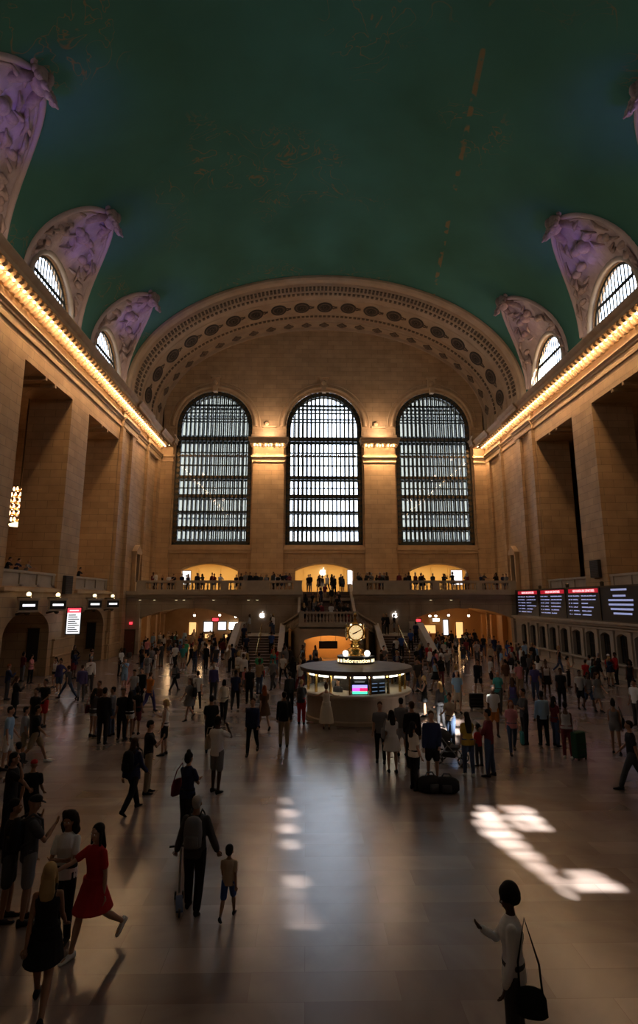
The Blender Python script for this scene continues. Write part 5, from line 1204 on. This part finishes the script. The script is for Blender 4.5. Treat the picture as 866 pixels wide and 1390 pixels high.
p=P(125,1000,H=1.66,face=-20,pose='phone',top=('tee','dark_grey'),bot=('hot','white'),hair=('long','darkhair'),skin='s1',fem=True,label='person in a dark grey t-shirt and white short shorts with a maroon bag')
shoulder_bag(p,'maroon','maroon bag on the person in white shorts, left group',-1,.82)
P(138,1010,H=1.84,face=0,pose='stand',top=('long','black'),bot=bk('black'),hair=('short','darkhair'),skin='s2',shoes='black',label='tall person all in black seen from behind in the left group')
P(150,999,H=1.7,face=100,pose='stand2',top=('tee','grey'),bot=bk('denim'),skin='s2',label='person in a grey t-shirt and jeans at the right of the tall figure in black')
P(164,1004,H=1.72,face=180,pose='stand',top=('tee','black'),bot=bk('black'),hair=('short','brownhair'),skin='s2',label='slim person in black facing the viewer in the left group')
P(174,1004,H=1.64,face=0,pose='stand2',top=('tank','black'),bot=('hot','white'),hair=('long','darkhair'),skin='s2',fem=True,label='person in a black sleeveless top and white short shorts, left group')
P(184,997,H=1.66,face=0,pose='stand',top=('tee','black'),bot=('shorts','maroon'),hair=('bun','darkhair'),skin='s2',fem=True,label='person in black with maroon shorts, left group')
P(131,985,H=1.68,face=150,pose='stand',top=('tee','brown'),bot=bk('dark_grey'),hair=('short','brownhair'),skin='s2',label='person in a brown t-shirt behind the tall figure in black')
p=P(168,936,H=1.68,face=180,pose='photo',top=('tee','light_blue'),bot=('shorts','light_blue'),hair=('short','darkhair'),skin='s1',label='person in pale blue holding up a white sheet')
p=P(199,925,H=1.74,face=0,pose='walk',top=('tee','light_grey'),bot=('shorts','light_grey'),hair=('short','darkhair'),skin='s1',label='person in a pale grey checked shirt walking away, left')
backpack(p,'grey','grey backpack on the person in the checked shirt')
P(199,896,H=1.75,face=0,pose='stand2',top=('tee','pink'),bot=('shorts','navy'),hair=('short','brownhair'),skin='s1',label='person in a pink shirt and navy shorts seen from behind, left')
p=P(202,966,H=1.7,face=-30,pose='walk2',top=('tee','orange'),bot=bk('purple'),hair=('short','brownhair'),skin='s1',label='person in a salmon orange t-shirt with a large white bag')
hand_bag(p,'white','large white carrier bag of the person in orange',-1,.42,.2)
P(180,962,H=1.7,face=170,pose='phone',top=('tee','light_grey'),bot=bk('denim'),hair=('short','darkhair'),skin='s2',label='person in a pale grey t-shirt and jeans behind the white shorts')
P(190,958,H=1.68,face=170,pose='stand',top=('jacket','black'),bot=bk('black'),hair=('short','brownhair'),skin='s1',label='person in an open black jacket left of the orange t-shirt')
p=P(236,938,H=1.68,face=-30,pose='stride',top=('tee','grey'),bot=bk('black','slim'),hair=('long','darkhair'),skin='s1',fem=True,label='person in a grey t-shirt and black leggings walking with a dark bag')
shoulder_bag(p,'black','dark bag on the person in black leggings',1,.8)
P(222,1025,H=1.68,face=95,pose='phone',top=('tank','white'),bot=('shorts','black'),hair=('bob','blond'),skin='s1',shoes='dark_grey',fem=True,label='person with blond bobbed hair in a white sleeveless top and black shorts')
p=P(256,977,H=1.7,face=150,pose='walk',top=('tee','grey'),bot=('skirt','grey'),hair=('long','brownhair'),skin='s1',fem=True,label='person in a grey top and grey skirt with a dark backpack')
shoulder_bag(p,'black','black bag on the person in the grey skirt',-1,1.0,.14,.34)
P(267,963,H=1.68,face=0,pose='walk2',top=('tee','white'),bot=bk('black','slim'),hair=('short','darkhair'),skin='s1',label='person in a white t-shirt and black slim trousers, left of the striding pair')
P(289,950,H=1.72,face=0,pose='stand',top=('long','purple'),bot=bk('dark_grey'),hair=('short','greyhair'),skin='s1',label='grey-haired person in a purple-grey shirt walking away')
P(303,979,H=1.68,face=0,pose='walk',top=('long','cream'),bot=bk('black'),hair=('bob','darkhair'),skin='s2',fem=True,label='person in a wide cream blouse and black trousers walking away')
P(319,963,H=1.74,face=0,pose='walk2',top=('tee','navy'),bot=bk('black'),hair=('short','darkhair'),skin='s3',label='person in a navy t-shirt and black trousers right of the cream blouse')
P(338,955,H=1.74,face=180,pose='stand',top=('tee','black'),bot=bk('black'),hair=('short','darkhair'),skin='s3',label='person in black facing forward beside the brown dress')
P(285,1022,H=1.76,face=10,pose='stand2',top=('tee','black'),bot=bk('black'),hair=('short','darkhair'),skin='s2',label='person in black standing behind the tall one in grey shorts')
P(358,990,H=1.66,face=20,pose='walk',top=('dress','brown'),bot=('none','brown'),hair=('long','ginger'),skin='s1',fem=True,label='person with long ginger hair in a brown dress')
P(342,1024,H=1.74,face=175,pose='walk2',top=('long','navy'),bot=bk('black','slim'),hair=('short','brownhair'),skin='s1',label='person in a dark blue long-sleeved top walking towards the viewer')
p=P(385,1014,H=1.76,face=0,pose='stand',top=('jacket','black'),bot=bk('khaki'),hair=('short','darkhair'),skin='s2',label='person in a black jacket and khaki trousers facing the booth')
backpack(p,'black','black backpack on the person in khaki trousers facing the booth')
p=P(409,983,H=1.68,face=-10,pose='phone',top=('tee','dark_grey'),bot=bk('red'),hair=('short','blond'),skin='s1',fem=True,label='person in bright red trousers at the left side of the booth')
backpack(p,'dark_grey','dark grey backpack on the person in red trousers')
P(443,990,H=1.66,face=0,pose='reach',top=('tank','cream'),bot=('longskirt','cream'),hair=('bun','brownhair'),skin='s1',shoes='brown',fem=True,label='person in a pale patterned dress leaning on the booth counter')
p=P(351,928,H=1.74,face=0,pose='stand2',top=('tee','green'),bot=bk('black'),hair=('short','darkhair'),skin='s1',label='person in a bright green t-shirt near the foot of the left stairs')
hand_bag(p,'red','red bag beside the person in the green t-shirt',1,.36,.2)
P(332,938,H=1.2,face=170,pose='stand',top=('tee','pink'),bot=('shorts','grey'),kid=True,hair=('cap','black'),skin='s1',label='child in a pink striped t-shirt and dark cap')
P(370,936,H=1.74,face=150,pose='walk',top=('tee','grey'),bot=bk('dark_grey'),skin='s2',label='person in a grey t-shirt stepping past the red shirt')
P(374,912,H=1.66,face=0,pose='stand',top=('tee','red'),bot=bk('denim'),hair=('long','brownhair'),skin='s1',fem=True,label='person in a red t-shirt and jeans by the central block')
P(384,926,H=1.68,face=160,pose='walk2',top=('tee','white'),bot=bk('black','slim'),hair=('short','darkhair'),skin='s2',label='person in a white t-shirt and black trousers right of the grey t-shirt')
p=P(386,905,H=1.7,face=0,pose='stand2',top=('tee','light_grey'),bot=bk('denim'),hair=('long','darkhair'),skin='s1',fem=True,label='person in a pale top with a dark backpack by the central block'); backpack(p,'black','black backpack near the left end of the central block')
p=P(411,897,H=1.75,face=0,pose='stand',top=('tee','light_grey'),bot=bk('khaki'),hair=('short','darkhair'),skin='s1',label='person in a pale t-shirt facing the orange archway'); backpack(p,'denim','blue-grey backpack in front of the orange archway')
P(397,935,H=1.76,face=0,pose='hip',top=('long','black'),bot=bk('black'),hair=('long','darkhair'),skin='s3',fem=True,label='broad person in black left of the booth')
P(393,968,H=1.72,face=30,pose='stand',top=('jacket','black'),bot=bk('black'),skin='s2',label='person in a black jacket close to the left end of the booth counter')
# ---- middle distance, right
P(517,1035,H=1.74,face=170,pose='hip',top=('tee','grey'),bot=bk('black','slim'),hair=('short','brownhair'),skin='s1',label='person in a grey t-shirt with one hand on the hip, before the booth')
p=P(533,1049,H=1.68,face=5,pose='phone',top=('dress','white'),bot=('none','white'),hair=('long','darkhair'),skin='s1',fem=True,label='person in a short white dress with long dark hair, before the booth')
shoulder_bag(p,'grey','big grey bag on the person in the white dress',-1,.95,.2,.26)
P(546,1026,H=1.74,face=0,pose='stand',top=('tee','grey'),bot=('shorts','light_grey'),hair=('short','darkhair'),skin='s1',label='person in a grey t-shirt and pale shorts seen from behind')
P(561,1043,H=1.86,face=5,pose='stand2',top=('long','black'),bot=bk('black'),hair=('short','brownhair'),skin='s2',label='big person in black seen from behind, before the booth')
P(563,1072,H=1.66,face=-60,pose='stand',top=('tee','cream'),bot=bk('black','slim'),hair=('long','darkhair'),skin='s1',fem=True,label='person in a cream t-shirt and black trousers beside the black bags')
P(588,1060,H=1.80,face=178,pose='stand2',top=('jacket','navy'),bot=('shorts','black'),hair=('short','brownhair'),skin='s1',label='person in an open navy jacket over a pale shirt facing the viewer')
P(637,1054,H=1.70,face=0,pose='phone',top=('tee','yellow'),bot=bk('denim','slim'),hair=('vlong','darkhair'),skin='s1',shoes='white',fem=True,label='person in a mustard yellow top with very long black hair')
P(666,1054,H=1.78,face=60,pose='fold',top=('long','maroon'),bot=bk('denim'),hair=('short','darkhair'),skin='s2',label='person in a maroon shirt and jeans facing the yellow top')
P(651,1040,H=1.15,face=30,pose='stand',top=('tee','red'),bot=bk('dark_grey'),kid=True,skin='s2',label='small child in a dark red t-shirt between the maroon shirt and yellow top')
P(577,973,H=1.66,face=90,pose='fold',top=('tank','black'),bot=('skirt','black'),hair=('long','blond'),skin='s1',fem=True,label='person in a short black dress right of the booth')
p=P(599,988,H=1.70,face=30,pose='stand',top=('long','dark_grey'),bot=bk('black','slim'),hair=('long','blond'),skin='s1',fem=True,label='person with blond hair and a colourful bag, sunlit beside the booth')
shoulder_bag(p,'teal','teal and pink bag on the sunlit blond person',1,.85,.2,.3)
P(622,968,H=1.78,face=180,pose='stand',top=('tee','light_blue'),bot=('shorts','beige'),hair=('short','greyhair'),skin='s1',label='person in a light blue shirt catching the sun right of the booth')
P(613,1012,H=1.68,face=150,pose='push',top=('tee','beige'),bot=bk('denim'),hair=('bun','brownhair'),skin='s1',fem=True,label='person in a beige top standing behind the pushchair')
P(672,1000,H=1.76,face=180,pose='stand',top=('tee','white'),bot=('shorts','orange'),hair=('short','darkhair'),skin='s3',label='person in a white t-shirt and mustard orange shorts')
p=P(697,1023,H=1.66,face=170,pose='walk2',top=('tee','pink'),bot=bk('denim','slim'),hair=('long','ginger'),skin='s1',fem=True,label='person in a pale pink top and jeans carrying a teal bag')
hand_bag(p,'teal','teal carrier bag held left of the pink top',-1,.36,.2)
P(714,1010,H=1.80,face=100,pose='fold',top=('tee','dark_grey'),bot=bk('black'),skin='s2',label='broad person in dark grey with folded arms, right')
P(739,1012,H=1.76,face=0,pose='stand',top=('long','light_blue'),bot=bk('black'),hair=('short','darkhair'),skin='s3',label='person in a pale blue shirt and black trousers seen from behind, right')
P(756,1013,H=1.60,face=-60,pose='stand2',top=('tee','maroon'),bot=bk('denim'),hair=('long','darkhair'),skin='s1',fem=True,label='person in a maroon top right of the pale blue shirt')
P(772,1030,H=1.68,face=-20,pose='stand',top=('tank','light_grey'),bot=bk('maroon','slim'),hair=('short','darkhair'),skin='s3',fem=True,shoes='white',label='person in a pale sleeveless tunic beside the upright suitcase')
p=P(838,1024,H=1.66,face=-30,pose='stand2',top=('tank','grey'),bot=('hot','grey'),hair=('bun','darkhair'),skin='s2',fem=True,label='person in a grey playsuit with a black shoulder bag near the right edge')
shoulder_bag(p,'black','black slouchy bag on the person in the grey playsuit',1,.85,.2,.28)
P(862,1072,H=1.76,face=70,pose='walk',top=('tee','black'),bot=bk('dark_grey'),skin='s2',label='person in black stepping left at the right edge, nearest')
P(866,985,H=1.72,face=120,pose='stand',top=('tee','white'),bot=bk('dark_grey'),skin='s2',label='person in a white and black top at the right edge')
P(790,963,H=1.70,face=170,pose='stand2',top=('tee','light_grey'),bot=('shorts','black'),hair=('short','darkhair'),skin='s3',label='person in a pale t-shirt and black shorts, right of the middle')
p=P(801,964,H=1.66,face=180,pose='walk',top=('tee','grey'),bot=('shorts','denim'),hair=('bun','darkhair'),skin='s3',fem=True,label='person in grey with denim shorts walking with a child, right')
P(814,965,H=1.66,face=-160,pose='walk2',top=('dress','grey'),bot=('none','grey'),hair=('curly','brownhair'),skin='s1',fem=True,label='person in a grey patterned dress, right')
P(764,962,H=1.76,face=160,pose='stand',top=('tee','black'),bot=bk('black'),skin='s3',label='person in black, right of the middle, with legs together')
P(829,929,H=1.70,face=0,pose='stand',top=('tee','red'),bot=bk('black'),hair=('cap','white'),skin='s2',label='person in a red t-shirt and white cap at the ticket windows')
P(838,929,H=1.80,face=90,pose='phone',top=('jacket','red'),bot=bk('black'),skin='s3',label='tall person in a red jacket leaning at the ticket windows')
P(858,942,H=1.72,face=150,pose='stand2',top=('tank','black'),bot=bk('black'),hair=('curly','darkhair'),skin='s3',fem=True,label='person with curly hair in black near the right edge')
P(688,940,H=1.70,face=0,pose='stand2',top=('tee','brown'),bot=('shorts','beige'),skin='s2',zone='right')
P(728,950,H=1.72,face=160,pose='stand',top=('tee','purple'),bot=bk('denim'),skin='s2',zone='right')
P(181,878,H=1.76,face=-150,pose='walk2',top=('jacket','black'),bot=bk('black'),hair=('cap','white'),skin='s1',label='person in a black jacket and white cap near the brown door')
p=P(169,882,H=1.74,face=40,pose='push',top=('tee','beige'),bot=bk('dark_grey'),hair=('short','brownhair'),skin='s1',label='person in a beige t-shirt bending over dark luggage by the brown door')
suitcase(*atz(167,890),.4,'dark suitcase in front of the brown door',.6,.4,'black',False); suitcase(*atz(175,893),1.2,'low dark holdall case beside the dark suitcase by the brown door',.4,.5,'dark_grey',False)
P(207,885,H=1.78,face=160,pose='stand',top=('jacket','light_blue'),bot=bk('grey'),skin='s1',label='person in a pale blue jacket in front of the left arch pillar')
# ---- luggage and the pushchair
suitcase(*atz(787,1031),.5,'large dark green upright suitcase beside the pale tunic, right',.78,.46,'dark_green')
suitcase(*atz(647,962),0,'wide black suitcase on the floor behind the orange shorts',.62,.62,'black')
def duffel(px,py,rz,L,r,label):
    x,y=atz(px,py); e=empty('duffel_bag',(x,y,0),rz); q=MB(); pts=[(-L/2+L*i/8,0,r*.82) for i in range(9)]; q.tube(pts,[r*.55,r*.86,r*.98,r,r*.97,r,r*.96,r*.85,r*.5],14,sx=1.15)
    q.build('bag_body',cmat('black'),e,smooth=True); q=MB(); q.tube([(-L*.2,0,r*1.75),(-L*.12,.0,r*2.15),(L*.12,.0,r*2.15),(L*.2,0,r*1.75)],.018,6); q.build('handle',cmat('dark_grey'),e,smooth=True)
    q=MB(); q.rings([[Vector((.12*math.cos(t),-r*1.0-.05*(1+math.sin(t)),z)) for t in [2*PI*i/12 for i in range(12)]] for z in (r*.3,r*1.1)]); q.build('pocket',cmat('dark_grey'),e,smooth=True); tag(e,label,'bag')
duffel(584,1074,.25,.62,.21,'left one of two black travel bags on the floor'); duffel(607,1075,-.2,.62,.2,'right one of two black travel bags on the floor')
def stroller(px,py,rz):
    x,y=atz(px,py); e=empty('pushchair',(x,y,0),rz); 
    for s in (-1,1):
        q=MB(); q.tube([(s*.25,-.35,.14),(s*.25,.05,.55),(s*.24,.42,1.0)],.016,8); q.tube([(s*.25,.35,.14),(s*.25,.05,.55)],.016,8); q.build('side_frame',cmat('light_grey'),e,smooth=True)
        for yy,r in ((-.35,.11),(.35,.14)):
            q=MB(); q.tube([(s*.27+.025*math.cos(0),yy+r*math.cos(2*PI*i/18),r+.02+r*math.sin(2*PI*i/18)) for i in range(19)],.022,6,caps=False); q.build('tyre',M['black'],e,smooth=True)
            q=MB(); q.tube([(s*.25,yy,r+.02),(s*.29,yy,r+.02)],.05,10); 
            for i in range(5): a=2*PI*i/5; q.tube([(s*.27,yy,r+.02),(s*.27,yy+r*math.cos(a),r+.02+r*math.sin(a))],.008,5)
            q.build('wheel_hub',cmat('light_grey'),e)
    q=MB(); q.tube([(-.24,.42,1.0),(0,.44,1.02),(.24,.42,1.0)],.02,8); q.build('handlebar',M['black'],e,smooth=True)
    q=MB(); q.prism([(-.2,-.25,.42),(-.2,.12,.38),(-.2,.34,.85),(-.2,.28,.9),(-.2,.05,.48),(-.2,-.25,.5)],(.4,0,0)); q.build('seat',cmat('dark_grey'),e)
    q=MB(); q.rings([[Vector((.22*math.cos(a),.28+.05-.42*math.sin(b)*.9,.62+.36*math.cos(b)*max(.25,math.sin(a)))) for a in [PI*i/10 for i in range(11)]] for b in (0,.25,.5,.75,1.0,1.2)],caps=False,closed=False); q.build('hood',cmat('dark_grey'),e,smooth=True)
    q=MB(); q.box(-.2,.2,-.15,.25,.2,.34); q.build('basket',M['black'],e); tag(e,'dark pushchair with pale frame between the navy jacket and the yellow top','pushchair')
stroller(613,1036,R(65))
# kick scooter held by the grey-haired person
x,y=atz(243,1232); e=empty('kick_scooter',(x,y,0),R(12)); q=MB(); q.box(-.055,.055,-.3,.22,.06,.085); q.build('deck',cmat('denim'),e); q=MB(); q.tube([(0,.27,.1),(0,.18,.82)],.018,8); q.build('stem',cmat('light_grey'),e); q=MB(); q.tube([(-.19,.18,.83),(.19,.18,.83)],.017,8); q.build('handlebar',M['black'],e)
for xx,yy in ((-.06,.29),(.06,.29),(0,-.31)): q=MB(); q.tube([(xx-.015,yy,.06),(xx+.015,yy,.06)],.06,14); q.build('wheel',M['black'],e)
tag(e,'small kick scooter rolling beside the grey-haired person','scooter')
x,y=atz(168,934); e=empty('paper_sheet',(x,y-.42,1.1)); q=MB(); q.box(-.14,.14,-.004,.004,-.2,.2); q.build('sheet',cmat('white'),e); q=MB(); q.box(-.1,.1,-.008,-.004,-.02,.1); q.build('printed_block',cmat('light_grey'),e); tag(e,'white sheet held up by the person in pale blue','paper')
# t-shirt print on the red cap child; lapels omitted where unseen
# ---- random crowd
cr=random.Random(21); taken=[(q['root'].location.x,q['root'].location.y,q['root'].location.z) for q in PEOPLE]
TC=['black']*12+['navy']*4+['grey']*3+['dark_grey']*4+['white']*5+['light_grey']*2+['light_blue']*2+['red','maroon','pink','blue','green','teal','brown','beige','purple','khaki']
BC=['black']*7+['denim']*5+['dark_grey']*3+['khaki']*2+['grey','beige','white','maroon']
def rperson(x,y,z,zone,faces,poses=('stand','stand2','walk','walk2','phone','hip'),H=None):
    fem=cr.random()<.45; tk=cr.choice(['tee','tee','tee','long','jacket','tank' if fem else 'tee']); bt=cr.choice(['trousers','trousers','slim','shorts','skirt' if fem else 'shorts'])
    if fem and cr.random()<.15: tk='dress'; bt='none'
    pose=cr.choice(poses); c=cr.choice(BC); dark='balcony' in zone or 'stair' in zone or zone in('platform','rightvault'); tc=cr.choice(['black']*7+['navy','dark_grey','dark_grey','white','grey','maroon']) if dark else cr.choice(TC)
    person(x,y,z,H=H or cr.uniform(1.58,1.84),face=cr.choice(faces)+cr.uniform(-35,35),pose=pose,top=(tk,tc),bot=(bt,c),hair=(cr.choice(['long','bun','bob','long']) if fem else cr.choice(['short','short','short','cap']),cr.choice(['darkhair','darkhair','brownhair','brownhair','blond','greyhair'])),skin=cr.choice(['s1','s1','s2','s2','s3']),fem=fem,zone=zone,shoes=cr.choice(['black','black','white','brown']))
def ok(x,y,z,d): return all((x-a)**2+(y-b)**2>d*d or abs(z-c)>1 for a,b,c in taken)
def blocked(x,y):
    if math.hypot(x-BX,y-BY)<3.0: return True
    if -6.2<x<10.2 and y>YS0-.9: return True
    if y>YF-.6 and (abs(x-AL)>4.2 and abs(x-AR)>4.2): return True
    return False
def crowd(n,x0,x1,y0,y1,zone,faces,d=.62,z=0):
    k=0;t=0
    while k<n and t<4000:
        t+=1; x=cr.uniform(x0,x1); y=cr.uniform(y0,y1)
        if x>XT-.9 or x<XL+.7 or blocked(x,y) or not ok(x,y,z,d): continue
        taken.append((x,y,z)); rperson(x,y,z,zone,faces); k+=1
crowd(30,-14.5,-6.5,50,66,'leftarch',(0,180)); crowd(22,-13,-4.5,42,50,'leftmid',(0,180,90))
crowd(7,-16,-9,33,45,'leftwall',(0,180,-90)); crowd(20,-5.0,1.0,32,45,'midleft',(0,180,30))
crowd(32,7.5,17,44,56,'rightarch',(0,180)); crowd(16,11,18,56,66,'rightvault',(0,180)); crowd(34,4.8,15,31,44,'rightmid',(0,180,90,-90)); crowd(12,13,19,30,44,'tickets',(0,180,-90))
crowd(3,6,12,26,31,'right',(0,180))
# landings, stairs, balcony
def row(n,x0,x1,y0,y1,z,zone,faces,poses,d=.45):
    k=0;t=0
    while k<n and t<3000:
        t+=1; x=cr.uniform(x0,x1); y=cr.uniform(y0,y1)
        if not ok(x,y,z,d): continue
        taken.append((x,y,z)); rperson(x,y,z,zone,faces,poses); k+=1
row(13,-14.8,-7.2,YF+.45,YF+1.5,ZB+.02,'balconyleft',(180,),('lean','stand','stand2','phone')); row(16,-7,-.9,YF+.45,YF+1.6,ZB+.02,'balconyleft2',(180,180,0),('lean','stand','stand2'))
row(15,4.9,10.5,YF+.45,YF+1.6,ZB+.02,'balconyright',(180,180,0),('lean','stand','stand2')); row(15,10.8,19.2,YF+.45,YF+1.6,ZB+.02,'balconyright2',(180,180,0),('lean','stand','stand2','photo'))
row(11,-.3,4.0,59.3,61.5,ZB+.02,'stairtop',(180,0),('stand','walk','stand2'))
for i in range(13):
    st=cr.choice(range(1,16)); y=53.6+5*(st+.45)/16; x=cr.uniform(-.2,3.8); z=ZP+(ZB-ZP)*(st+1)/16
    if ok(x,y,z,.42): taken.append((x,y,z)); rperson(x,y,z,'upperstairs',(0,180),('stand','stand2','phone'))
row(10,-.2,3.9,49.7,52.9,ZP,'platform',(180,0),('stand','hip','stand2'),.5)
row(3,-5.2,-2.6,53.,55.8,ZL,'landingleft',(180,90),('stand','stand2')); row(3,6.6,9.2,53,55.8,ZL,'landingright',(180,90),('stand','stand2'))
for st,x,sd in ((2,-4.6,'left'),(3,-2.7,'left'),(6,-5.0,'left'),(1,6.9,'right'),(2,7.4,'right'),(4,8.3,'right'),(7,9.0,'right')):
    person(x,YS0+(YS1-YS0)*(st+.5)/11,ZL*(st+1)/11,H=1.72,face=0 if st%2 else 180,pose='stand2',top=('tee',cr.choice(['blue','black','white','navy'])),bot=('trousers','black'),zone='lower'+sd,skin='s2')
# people seen over the side parapets
for y,t in ((35.2,'black'),(36.3,'navy'),(37.6,'grey'),(46.2,'black')):
    person(XL-.55,y,ZB-.02,H=1.7,face=-90,pose='lean',top=('tee',t),bot=('trousers','black'),skin='s1',hair=('short',{'grey':'blond'}.get(t,'darkhair')),zone='sideparapet')
# booth attendants
for a,t in ((-2.2,'dark_grey'),(-.9,'navy')):
    person(BX+1.4*math.cos(a),BY+1.4*math.sin(a),0,H=1.66,face=R(0)+math.degrees(a)-90,pose='stand',top=('long',t),bot=('trousers','black'),skin='s2',label='attendant in %s standing inside the booth'%t.replace('_',' '))
# ---- labels that single each person out
ZN=dict(leftarch='in the crowd by the left lower passage',leftmid='left of the left stairs',leftwall='near the left wall',midleft='in front of the left stairs',rightarch='right of the right stairs',rightvault='inside the right lower passage',rightmid='right of the booth',tickets='near the ticket windows',right='right of the booth',
 balconyleft='on the far balcony, far left',balconyleft2='on the balcony left of the stairs',balconyright='on the balcony right of the stairs',balconyright2='on the far balcony, far right',stairtop='at the top of the central stairs',upperstairs='on the upper central stairs',platform='on the central landing',landingleft='on the left side landing',landingright='on the right side landing',lowerleft='on the lower left stairs',lowerright='on the lower right stairs',sideparapet='behind the left side parapet')
CN=lambda c:c.replace('_',' ').replace('darkhair','dark').replace('brownhair','brown').replace('greyhair','grey')
from collections import defaultdict
grp=defaultdict(list)
for q in PEOPLE:
    if q['label']: q['root']['label']=q['label']; continue
    t=CN(q['top'][1]); tn={'long':'shirt','tank':'vest','tee':'t-shirt'}.get(q['top'][0],q['top'][0]); s='person in %s %s'%(t,tn)
    if q['bot'][0]!='none':
        bn={'slim':'leggings','hot':'shorts','longskirt':'skirt'}.get(q['bot'][0],q['bot'][0]); s+=' and %s %s'%(CN(q['bot'][1]),bn)
    z=ZN[q['zone']]; grp[(s,z)].append(q)
ORD=['leftmost','second from left','third from left','fourth from left']
for (s,z),L in grp.items():
    L.sort(key=lambda q:q['p'][0])
    for i,q in enumerate(L):
        lab=s+' '+z
        if len(L)>1: lab=('%s, %s'%(s,('left one','right one')[i] if len(L)==2 else ORD[min(i,3)]))+' '+z
        w=lab.split()
        if len(w)>16: lab=lab.replace('in the crowd ','').replace(' lower passage',' passage').replace('far balcony, ','balcony ')
        q['root']['label']=lab
for q in PEOPLE: q['root']['group']='people in the hall'
# beyond the 300 that show largest, the smallest far figures become one uncountable crowd
if len(PEOPLE)>298:
    rest=sorted([q for q in PEOPLE if not q['label']],key=lambda q:-q['root'].location.y)[:len(PEOPLE)-298]
    mats_=[];vs=[];fs=[];mi=[]
    for q in rest:
        r=q['root']; Mr=Matrix.LocRotScale(r.location,r.rotation_euler,r.scale)
        for ch in list(r.children):
            m_=ch.material_slots[0].material
            if m_ not in mats_: mats_.append(m_)
            T_=Mr@Matrix.Translation(ch.location); n=len(vs); vs+=[T_@v.co for v in ch.data.vertices]
            for p_ in ch.data.polygons: fs.append([n+i for i in p_.vertices]); mi.append(mats_.index(m_))
            bpy.data.objects.remove(ch)
        bpy.data.objects.remove(r)
    me=bpy.data.meshes.new('distant_crowd'); me.from_pydata(vs,[],fs)
    for m_ in mats_: me.materials.append(m_)
    me.polygons.foreach_set('material_index',mi); me.polygons.foreach_set('use_smooth',[True]*len(fs)); me.update()
    tag(link('distant_crowd',me),'dark distant crowd deep in the passages and at the back of the balcony','crowd',kind='stuff')
